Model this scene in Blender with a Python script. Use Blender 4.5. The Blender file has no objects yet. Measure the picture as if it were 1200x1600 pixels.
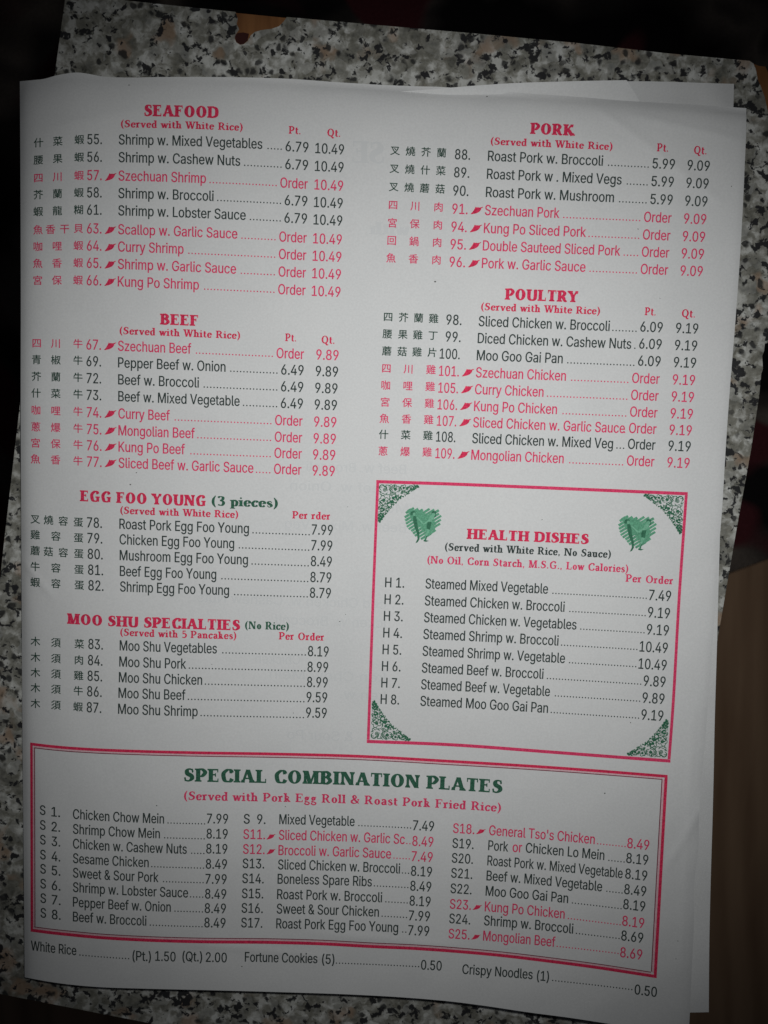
import bpy, bmesh, math, random
import numpy as np
from mathutils import Vector
from mathutils.geometry import delaunay_2d_cdt

scene = bpy.context.scene
COL = scene.collection
MM = 0.001

# ------------------------------------------------------------------ camera
TILT = math.radians(4.0)
CAM_Z = 0.2435
CAM_Y = 0.0170
cd = bpy.data.cameras.new('camera')
cam = bpy.data.objects.new('camera', cd)
COL.objects.link(cam)
cam.location = (0.0, CAM_Y, CAM_Z)
cam.rotation_euler = (-TILT, 0, 0)
cd.sensor_fit = 'VERTICAL'
cd.sensor_height = 34.6
cd.sensor_width = 34.6
cd.lens = 27.0
cd.clip_start = 0.005
cd.clip_end = 20
cd.dof.use_dof = True
cd.dof.focus_distance = CAM_Z - 0.003
cd.dof.aperture_fstop = 11.0
scene.camera = cam

# ------------------------------------------------------------------ light
w = bpy.data.worlds.new('World')
scene.world = w
w.use_nodes = True
w.node_tree.nodes['Background'].inputs[0].default_value = (0.75, 0.82, 1.0, 1)
w.node_tree.nodes['Background'].inputs[1].default_value = 0.012
ld = bpy.data.lights.new('phone_torch', 'SPOT')
ld.energy = 1.45
ld.color = (0.985, 0.998, 0.995)
ld.spot_size = math.radians(90.5)
ld.spot_blend = 1.0
ld.shadow_soft_size = 0.007
lamp = bpy.data.objects.new('phone_torch', ld)
COL.objects.link(lamp)
lamp.location = (0.0190, 0.0405, 0.2352)
aim = Vector((0.0080, 0.0037, 0.0)) - lamp.location
lamp.rotation_euler = aim.to_track_quat('-Z', 'Y').to_euler()

scene.view_settings.view_transform = 'Standard'
scene.view_settings.look = 'None'
scene.view_settings.exposure = 0.0
scene.view_settings.gamma = 1.0

# ------------------------------------------------------------------ page placing
F_PX = 27.0 / 34.6 * 1600.0
CT, ST = math.cos(TILT), math.sin(TILT)


def sstep(a, b, x):
    t = np.clip((x - a) / (b - a), 0, 1)
    return t * t * (3 - 2 * t)


def rays(px, py):
    u = (np.asarray(px, float) - 600) / F_PX
    v = (np.asarray(py, float) - 800) / F_PX
    # camera axes: right (1,0,0), up (0,CT,-ST), forward (0,-ST,-CT)
    dx = u
    dy = -v * CT - ST
    dz = v * ST - CT
    return dx, dy, dz


def plane(px, py, z=0.0):
    """point of the horizontal plane z seen at (px, py) of the survey picture"""
    dx, dy, dz = rays(px, py)
    t = (z - CAM_Z) / dz
    return dx * t, CAM_Y + dy * t, np.zeros_like(t) + z


def page_core(X, Y):
    """height of the sprung-open front leaf over the table without its turned-down edges, millimetres"""
    x, y = X * 1000, Y * 1000
    d = np.clip(x - np.interp(y, [-147.7, -110.6, -69.5, -35.4, 0.1, 31.0, 61.3, 94.9, 126.5], [-113.92, -113.06, -112.17, -111.28, -110.36, -109.51, -108.51, -107.54, -106.73]), 0, None)      # distance from the folded left edge
    h = 1.3 + 2.0 * (1 - np.exp(-d / 15.0)) + 2.6 * (1 - np.exp(-d / 3.0))
    h = h + 6.0 * sstep(10, 125, x) * (0.45 + 0.55 * sstep(60, -140, y))
    h = h + 1.1 * np.exp(-((x + 92) / 12.0) ** 2) * sstep(85, 132, y)
    # slack undulation and handling creases
    h = h + 0.45 * np.sin(x * 0.043 + 1.1) * np.sin(y * 0.036 + 0.4)
    h = h + 0.22 * np.sin(x * 0.11 + y * 0.05) * np.sin(y * 0.085 - x * 0.03 + 2.0)
    h = h + 0.06 * np.sin(x * 0.31 - y * 0.12 + 0.5) * np.sin(y * 0.27 + x * 0.08)

    def crease(x0, y0, x1, y1, amp, wd):
        L = math.hypot(x1 - x0, y1 - y0)
        ux, uy = (x1 - x0) / L, (y1 - y0) / L
        s = (x - x0) * ux + (y - y0) * uy
        d = -(x - x0) * uy + (y - y0) * ux
        return amp * np.exp(-np.abs(d) / wd) * sstep(-6, 5, s) * sstep(L + 6, L - 5, s)
    h = h + crease(-108, -16, -101, -24, 0.42, 0.9)
    h = h + crease(62, 116, 96, 90, 0.38, 1.8)
    h = h + crease(72, 114, 102, 107, 0.30, 1.2)
    h = h + crease(86, -106, 98, -82, 0.45, 1.3)
    h = h + crease(-20, -130, 22, -134, 0.26, 1.8)
    h = h + crease(-58, -134, -18, -138, 0.30, 1.5)
    h = h + crease(92, -60, 90.5, -138, 0.28, 1.2)
    h = h + crease(-14, -96, 6, -108, 0.16, 1.6)
    h = h + crease(30, 104, 58, 108, 0.16, 1.8)
    h = h + crease(-95, 112, -60, 118, 0.18, 2.0)
    return h


def page_h(X, Y):
    x, y = X * 1000, Y * 1000
    h = page_core(X, Y)
    top = 123.6 - 0.045 * x - 0.00025 * x * x
    h = h - 2.7 * np.exp(-np.clip(top - y, 0, None) / 3.4) * (0.35 + 0.65 * sstep(-60, 30, x))
    # the free right edge turns down slightly
    ex = np.interp(y, [-161.1, -153.4, -139.0, -126.5, -109.7, -103.1, -90.1, -81.3, -72.1, -52.0, -32.2, -22.1, -11.2, 0.5, 19.4, 37.0, 51.4, 70.3, 86.2, 101.9, 111.0, 118.6], [93.78, 93.93, 94.09, 94.41, 94.3, 94.91, 94.88, 95.31, 95.93, 96.93, 98.15, 98.73, 99.11, 99.83, 100.7, 101.44, 102.24, 103.09, 103.4, 103.7, 103.98, 106.05])
    h = h - 0.45 * np.exp(-np.clip(ex - x, 0, None) / 0.9)
    return h * MM


def leaf_h(X, Y):
    x, y = X * 1000, Y * 1000
    p = page_core(X, Y)
    h = 0.8 + 0.30 * (p - 0.8)
    h = h + 4.0 * sstep(-120, -152, y) * sstep(70, 95, x)
    h = h + (1.4 * sstep(60, 105, y) - 3.1 * sstep(111, 126, y)) * sstep(-10, 50, x)
    h = h + 0.35 * np.sin(y * 0.21 + x * 0.4) * sstep(80, 100, x)
    h = h + 0.25 * np.sin(y * 0.13 + x * .05)
    return np.maximum(np.minimum(h, page_h(X, Y) * 1000 - 0.35), 0.25) * MM


def flap_h(X, Y):
    x, y = X * 1000, Y * 1000
    h = np.maximum(leaf_h(X, Y) * 1000 + 0.15, 2.6 + 4.6 * sstep(119, 131, y) * sstep(105, 50, x))
    h = np.where(y < 119, np.minimum(h, page_h(X, Y) * 1000 - 0.15), h)
    return h * MM


def on_sheet(px, py, hf, lift=0.0):
    z = np.full(np.shape(px), 0.003)
    for _ in range(9):
        X, Y, _z = plane(px, py, z)
        z = hf(X, Y)
    X, Y, _z = plane(px, py, z)
    return np.stack([X, Y, z + lift], -1)


# direction fields of the printed lines (the paper is bent, so they curve)
SX = np.array([50, 120, 190, 300, 450, 600, 770, 900, 1040.])
SY = np.array([225, 430, 720, 915, 1110, 1180, 1440, 1500.])
SL = np.array([
    [-.09, -.03, .015, .03, .06, .045, .045, .045, .05],
    [-.01, .01, .035, .045, .047, .042, .038, .037, .037],
    [.045, .045, .045, .037, .037, .035, .040, .038, .045],
    [.065, .06, .04, .032, .033, .03, .045, .05, .06],
    [.075, .07, .045, .02, .02, .04, .06, .063, .068],
    [.11, .08, .045, .022, .017, .045, .065, .072, .076],
    [.13, .08, .05, .025, .018, .05, .08, .12, .135],
    [.13, .10, .06, .03, .02, .045, .075, .11, .14]])


def slope(x, y):
    x = min(max(x, SX[0]), SX[-1]); y = min(max(y, SY[0]), SY[-1])
    i = min(int(np.searchsorted(SX, x, 'right')) - 1, len(SX) - 2)
    j = min(int(np.searchsorted(SY, y, 'right')) - 1, len(SY) - 2)
    a = (x - SX[i]) / (SX[i + 1] - SX[i]); b = (y - SY[j]) / (SY[j + 1] - SY[j])
    return (SL[j, i] * (1 - a) + SL[j, i + 1] * a) * (1 - b) + (SL[j + 1, i] * (1 - a) + SL[j + 1, i + 1] * a) * b


def lean(x):
    return np.interp(x, [60, 150, 510, 760, 1060], [0.0, -.004, -.022, -.05, -.065])


def along(x0, y0, s, t):
    """picture position of text-space points (s right, t up) on the line starting at x0, y0"""
    s = np.asarray(s, float); t = np.asarray(t, float)
    lo, hi = min(0, s.min()), max(1.0, s.max())
    xs = [0.0]; ys = [y0]
    x = 0.0; y = y0
    while x < hi:
        y += 3 * slope(x0 + x + 1.5, y); x += 3; xs.append(x); ys.append(y)
    if lo < 0:
        x = 0.0; y = y0
        while x > lo:
            y -= 3 * slope(x0 + x - 1.5, y); x -= 3; xs.insert(0, x); ys.insert(0, y)
    yb = np.interp(s, xs, ys)
    X = x0 + s
    return X - lean(X) * t, yb - t


# ------------------------------------------------------------------ materials
def mat(name, base, rough=0.8, spec=0.2):
    m = bpy.data.materials.new(name)
    m.use_nodes = True
    b = m.node_tree.nodes['Principled BSDF']
    b.inputs['Base Color'].default_value = (*base, 1)
    b.inputs['Roughness'].default_value = rough
    b.inputs['Specular IOR Level'].default_value = spec
    return m


def nd(m, kind, **kw):
    n = m.node_tree.nodes.new(kind)
    for k, v in kw.items():
        setattr(n, k, v)
    return n


def lk(m, a, b):
    m.node_tree.links.new(a, b)


def noise(m, co, scale, detail=2.0, rough=0.5, dist=0.0):
    n = nd(m, 'ShaderNodeTexNoise')
    n.inputs['Scale'].default_value = scale
    n.inputs['Detail'].default_value = detail
    n.inputs['Roughness'].default_value = rough
    n.inputs['Distortion'].default_value = dist
    lk(m, co, n.inputs['Vector'])
    return n.outputs['Fac']


def ramp(m, fac, stops, interp='LINEAR'):
    r = nd(m, 'ShaderNodeValToRGB')
    r.color_ramp.interpolation = interp
    els = r.color_ramp.elements
    while len(els) < len(stops):
        els.new(0.5)
    for e, (p, c) in zip(els, stops):
        e.position = p
        e.color = (*c, 1) if len(c) == 3 else c
    lk(m, fac, r.inputs[0])
    return r.outputs[0]


def mix(m, fac, a, b, mode='MIX'):
    n = nd(m, 'ShaderNodeMix', data_type='RGBA', blend_type=mode)
    for s, v in ((n.inputs[0], fac), (n.inputs[6], a), (n.inputs[7], b)):
        if isinstance(v, (int, float)):
            s.default_value = v
        elif isinstance(v, tuple):
            s.default_value = (*v, 1)
        else:
            lk(m, v, s)
    return n.outputs[2]


def coords(m, shift=(0, 0, 0)):
    t = nd(m, 'ShaderNodeTexCoord')
    mp = nd(m, 'ShaderNodeMapping')
    mp.inputs['Location'].default_value = shift
    lk(m, t.outputs['Object'], mp.inputs['Vector'])
    return mp.outputs[0]


def bump(m, fac, strength, dist):
    b = nd(m, 'ShaderNodeBump')
    b.inputs['Strength'].default_value = strength
    b.inputs['Distance'].default_value = dist
    lk(m, fac, b.inputs['Height'])
    lk(m, b.outputs[0], m.node_tree.nodes['Principled BSDF'].inputs['Normal'])


def bc(m, out):
    lk(m, out, m.node_tree.nodes['Principled BSDF'].inputs['Base Color'])


def paper_material():
    m = mat('paper', (0.78, 0.78, 0.77), 0.75, 0.25)
    co = coords(m)
    n1 = noise(m, co, 1800, 3)
    n2 = noise(m, co, 45, 3)
    c = ramp(m, n2, [(0.3, (0.755, 0.76, 0.755)), (0.7, (0.80, 0.80, 0.79))])
    c = mix(m, 0.35, c, ramp(m, n1, [(0.3, (0.68, 0.68, 0.675)), (0.7, (0.86, 0.86, 0.85))]))
    bc(m, c)
    bump(m, n2, 0.16, 0.0014)
    return m


def ink(name, base, var=0.35):
    m = mat(name, base, 0.7, 0.15)
    co = coords(m)
    n1 = noise(m, co, 2200, 2)
    lo = tuple(v * (1 - var * .5) for v in base)
    hi = tuple(min(1, v * (1 + var) + 0.012) for v in base)
    bc(m, ramp(m, n1, [(0.32, lo), (0.68, hi)]))
    return m


PAPER = paper_material()
INK_DARK = ink('dark_ink', (0.034, 0.052, 0.048), 0.3)
INK_RED = ink('red_ink', (0.80, 0.052, 0.150))
INK_HEAD = ink('crimson_ink', (0.72, 0.030, 0.098))
INK_CHAR = ink('dark_green_ink', (0.018, 0.062, 0.042), 0.3)
INK_GREEN = ink('green_ink', (0.030, 0.120, 0.072))
INK_LEAF = ink('leaf_green_ink', (0.025, 0.145, 0.075), 0.3)
INK_HEART = ink('pale_green_ink', (0.125, 0.37, 0.228), 0.3)
INK_FIGURE = ink('mid_green_ink', (0.040, 0.17, 0.096), 0.3)
INK_PALE = ink('light_green_ink', (0.20, 0.485, 0.32), 0.2)
INK_PINK = ink('pink_ink', (0.80, 0.52, 0.56), 0.15)
INK_LINE = ink('maroon_ink', (0.20, 0.020, 0.045), 0.3)
GHOST = mat('show_through_print', (0.733, 0.741, 0.738), 0.75, 0.25)
SPECK = mat('dust_speck', (0.16, 0.16, 0.15), 0.9, 0.1)


def granite_material():
    m = mat('granite_laminate', (0.3, 0.3, 0.28), 0.38, 0.4)
    co = coords(m)
    wob = nd(m, 'ShaderNodeMix', data_type='VECTOR')
    nz = nd(m, 'ShaderNodeTexNoise'); nz.inputs['Scale'].default_value = 260; nz.inputs['Detail'].default_value = 3
    lk(m, co, nz.inputs['Vector'])
    va = nd(m, 'ShaderNodeVectorMath', operation='MULTIPLY_ADD')
    lk(m, nz.outputs['Color'], va.inputs[0]); va.inputs[1].default_value = (0.0032,) * 3; lk(m, co, va.inputs[2])
    cw = va.outputs[0]
    # pale and olive feldspar patches
    n1 = noise(m, cw, 245, 4, 0.58)
    c = ramp(m, n1, [(0.33, (0.085, 0.083, 0.068)), (0.43, (0.18, 0.172, 0.138)), (0.51, (0.285, 0.275, 0.232)), (0.56, (0.50, 0.495, 0.45)), (0.63, (0.76, 0.76, 0.715))])
    vo = nd(m, 'ShaderNodeTexVoronoi'); vo.inputs['Scale'].default_value = 300
    lk(m, cw, vo.inputs['Vector'])
    sep = nd(m, 'ShaderNodeSeparateColor'); lk(m, vo.outputs['Color'], sep.inputs[0])
    c = mix(m, 0.34, c, ramp(m, sep.outputs[0], [(0.0, (0.12, 0.118, 0.095)), (0.45, (0.24, 0.238, 0.205)), (0.66, (0.36, 0.362, 0.335)), (0.90, (0.60, 0.61, 0.59))]))
    c = mix(m, 0.16, c, ramp(m, noise(m, co, 800, 4, 0.6), [(0.35, (0.09, 0.09, 0.08)), (0.65, (0.52, 0.52, 0.49))]))
    # salmon patches
    tan = ramp(m, noise(m, cw, 90, 2), [(0.60, (0, 0, 0)), (0.68, (1, 1, 1))])
    tm = nd(m, 'ShaderNodeMath', operation='MULTIPLY'); lk(m, tan, tm.inputs[0]); tm.inputs[1].default_value = 0.6
    c = mix(m, tm.outputs[0], c, (0.36, 0.23, 0.145))
    # black mica: clustered grains with softened rims
    big = noise(m, co, 145, 2)
    sm = noise(m, cw, 400, 3, 0.58)
    ad = nd(m, 'ShaderNodeMath', operation='MULTIPLY_ADD'); lk(m, big, ad.inputs[0]); ad.inputs[1].default_value = 0.42; lk(m, sm, ad.inputs[2])
    blk = ramp(m, ad.outputs[0], [(0.60, (0.97, 0.97, 0.97)), (0.650, (0, 0, 0))])
    c = mix(m, blk, c, (0.022, 0.022, 0.024))
    v2 = nd(m, 'ShaderNodeTexVoronoi'); v2.inputs['Scale'].default_value = 440; lk(m, cw, v2.inputs['Vector'])
    s2 = nd(m, 'ShaderNodeSeparateColor'); lk(m, v2.outputs['Color'], s2.inputs[0])
    dot = ramp(m, s2.outputs[1], [(0.84, (0, 0, 0)), (0.86, (0.9, 0.9, 0.9))])
    dd = ramp(m, v2.outputs['Distance'], [(0.34, (1, 1, 1)), (0.58, (0, 0, 0))])
    c = mix(m, mix(m, 1.0, dot, dd, 'MULTIPLY'), c, (0.028, 0.028, 0.028))
    bc(m, c)
    return m


def wood_material(name, dark, light, scale=1.0, rot=0.0):
    m = mat(name, light, 0.55, 0.3)
    t = nd(m, 'ShaderNodeTexCoord'); mp = nd(m, 'ShaderNodeMapping')
    lk(m, t.outputs['Object'], mp.inputs['Vector'])
    mp.inputs['Rotation'].default_value = (0, 0, rot)
    mp.inputs['Scale'].default_value = (9 * scale, 1.1 * scale, 9 * scale)
    co = mp.outputs[0]
    wv = nd(m, 'ShaderNodeTexWave'); wv.inputs['Scale'].default_value = 1.4
    wv.inputs['Distortion'].default_value = 7; wv.inputs['Detail'].default_value = 3
    lk(m, co, wv.inputs['Vector'])
    c = mix(m, 0.72, ramp(m, wv.outputs['Fac'], [(0.1, dark), (0.8, light)]), ramp(m, noise(m, co, 6, 5), [(0.3, dark), (0.7, light)]))
    bc(m, c)
    return m


def rug_material():
    m = mat('rug_pile', (0.02, 0.01, 0.01), 0.95, 0.05)
    co = coords(m)
    c = ramp(m, noise(m, co, 9, 2, 0.5, 1.2), [(0.40, (0.016, 0.014, 0.015)), (0.47, (0.06, 0.05, 0.046)), (0.58, (0.20, 0.165, 0.14)), (0.66, (0.034, 0.03, 0.03))])
    r = ramp(m, noise(m, coords(m, (3, 1, 0)), 13, 1, 0.5, 0.8), [(0.52, (0, 0, 0)), (0.58, (1, 1, 1))])
    c = mix(m, r, c, (0.115, 0.030, 0.036))
    f = noise(m, co, 900, 2)
    c = mix(m, 0.5, c, ramp(m, f, [(0.3, (0.2, 0.2, 0.2)), (0.7, (1, 1, 1))]), 'MULTIPLY')
    bc(m, c)
    bump(m, f, 0.6, 0.003)
    return m


GRANITE = granite_material()
CORE = wood_material('raw_board', (0.15, 0.060, 0.020), (0.28, 0.125, 0.045), 7.0, 1.4)
LEGWOOD = wood_material('leg_wood', (0.10, 0.05, 0.025), (0.20, 0.10, 0.05), 4.0)
FLOOR = wood_material('floor_wood', (0.22, 0.13, 0.076), (0.37, 0.24, 0.148), 1.6, -0.5)
RUG = rug_material()
EDGE = mat('laminate_edge', (0.5, 0.49, 0.45), 0.7)
MAROON = mat('dark_glue', (0.05, 0.014, 0.012), 0.7)


# ------------------------------------------------------------------ mesh helpers
def obj(name, verts, faces, mats, parent=None, idx=None, smooth=False):
    me = bpy.data.meshes.new(name)
    me.from_pydata([tuple(map(float, v)) for v in verts], [], [tuple(f) for f in faces])
    for m in (mats if isinstance(mats, (list, tuple)) else [mats]):
        me.materials.append(m)
    if idx is not None:
        me.polygons.foreach_set('material_index', np.asarray(idx, dtype=np.int32))
    if smooth:
        me.polygons.foreach_set('use_smooth', np.ones(len(me.polygons), dtype=bool))
    me.update()
    o = bpy.data.objects.new(name, me)
    COL.objects.link(o)
    if parent:
        o.parent = parent
    return o


def empty(name, label, cat, loc=(0, 0, 0)):
    o = bpy.data.objects.new(name, None)
    o.empty_display_size = 0.02
    COL.objects.link(o)
    o.location = loc
    o['label'] = label
    o['category'] = cat
    return o


def prism(poly, z0, z1):
    """solid of a plan outline between two heights"""
    n = len(poly)
    v = [(x, y, z1) for x, y in poly] + [(x, y, z0) for x, y in poly]
    area = sum(poly[i][0] * poly[(i + 1) % n][1] - poly[(i + 1) % n][0] * poly[i][1] for i in range(n))
    order = list(range(n)) if area > 0 else list(range(n - 1, -1, -1))
    f = [tuple(order), tuple(n + i for i in reversed(order))]
    side = []
    for k in range(n):
        a, b = order[k], order[(k + 1) % n]
        side.append((a, n + a, n + b, b))
    return v, f + side


def px_poly(pts, z):
    a = np.array(pts, float)
    X, Y, _ = plane(a[:, 0], a[:, 1], np.full(len(a), z))
    return list(zip(X.tolist(), Y.tolist()))


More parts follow.
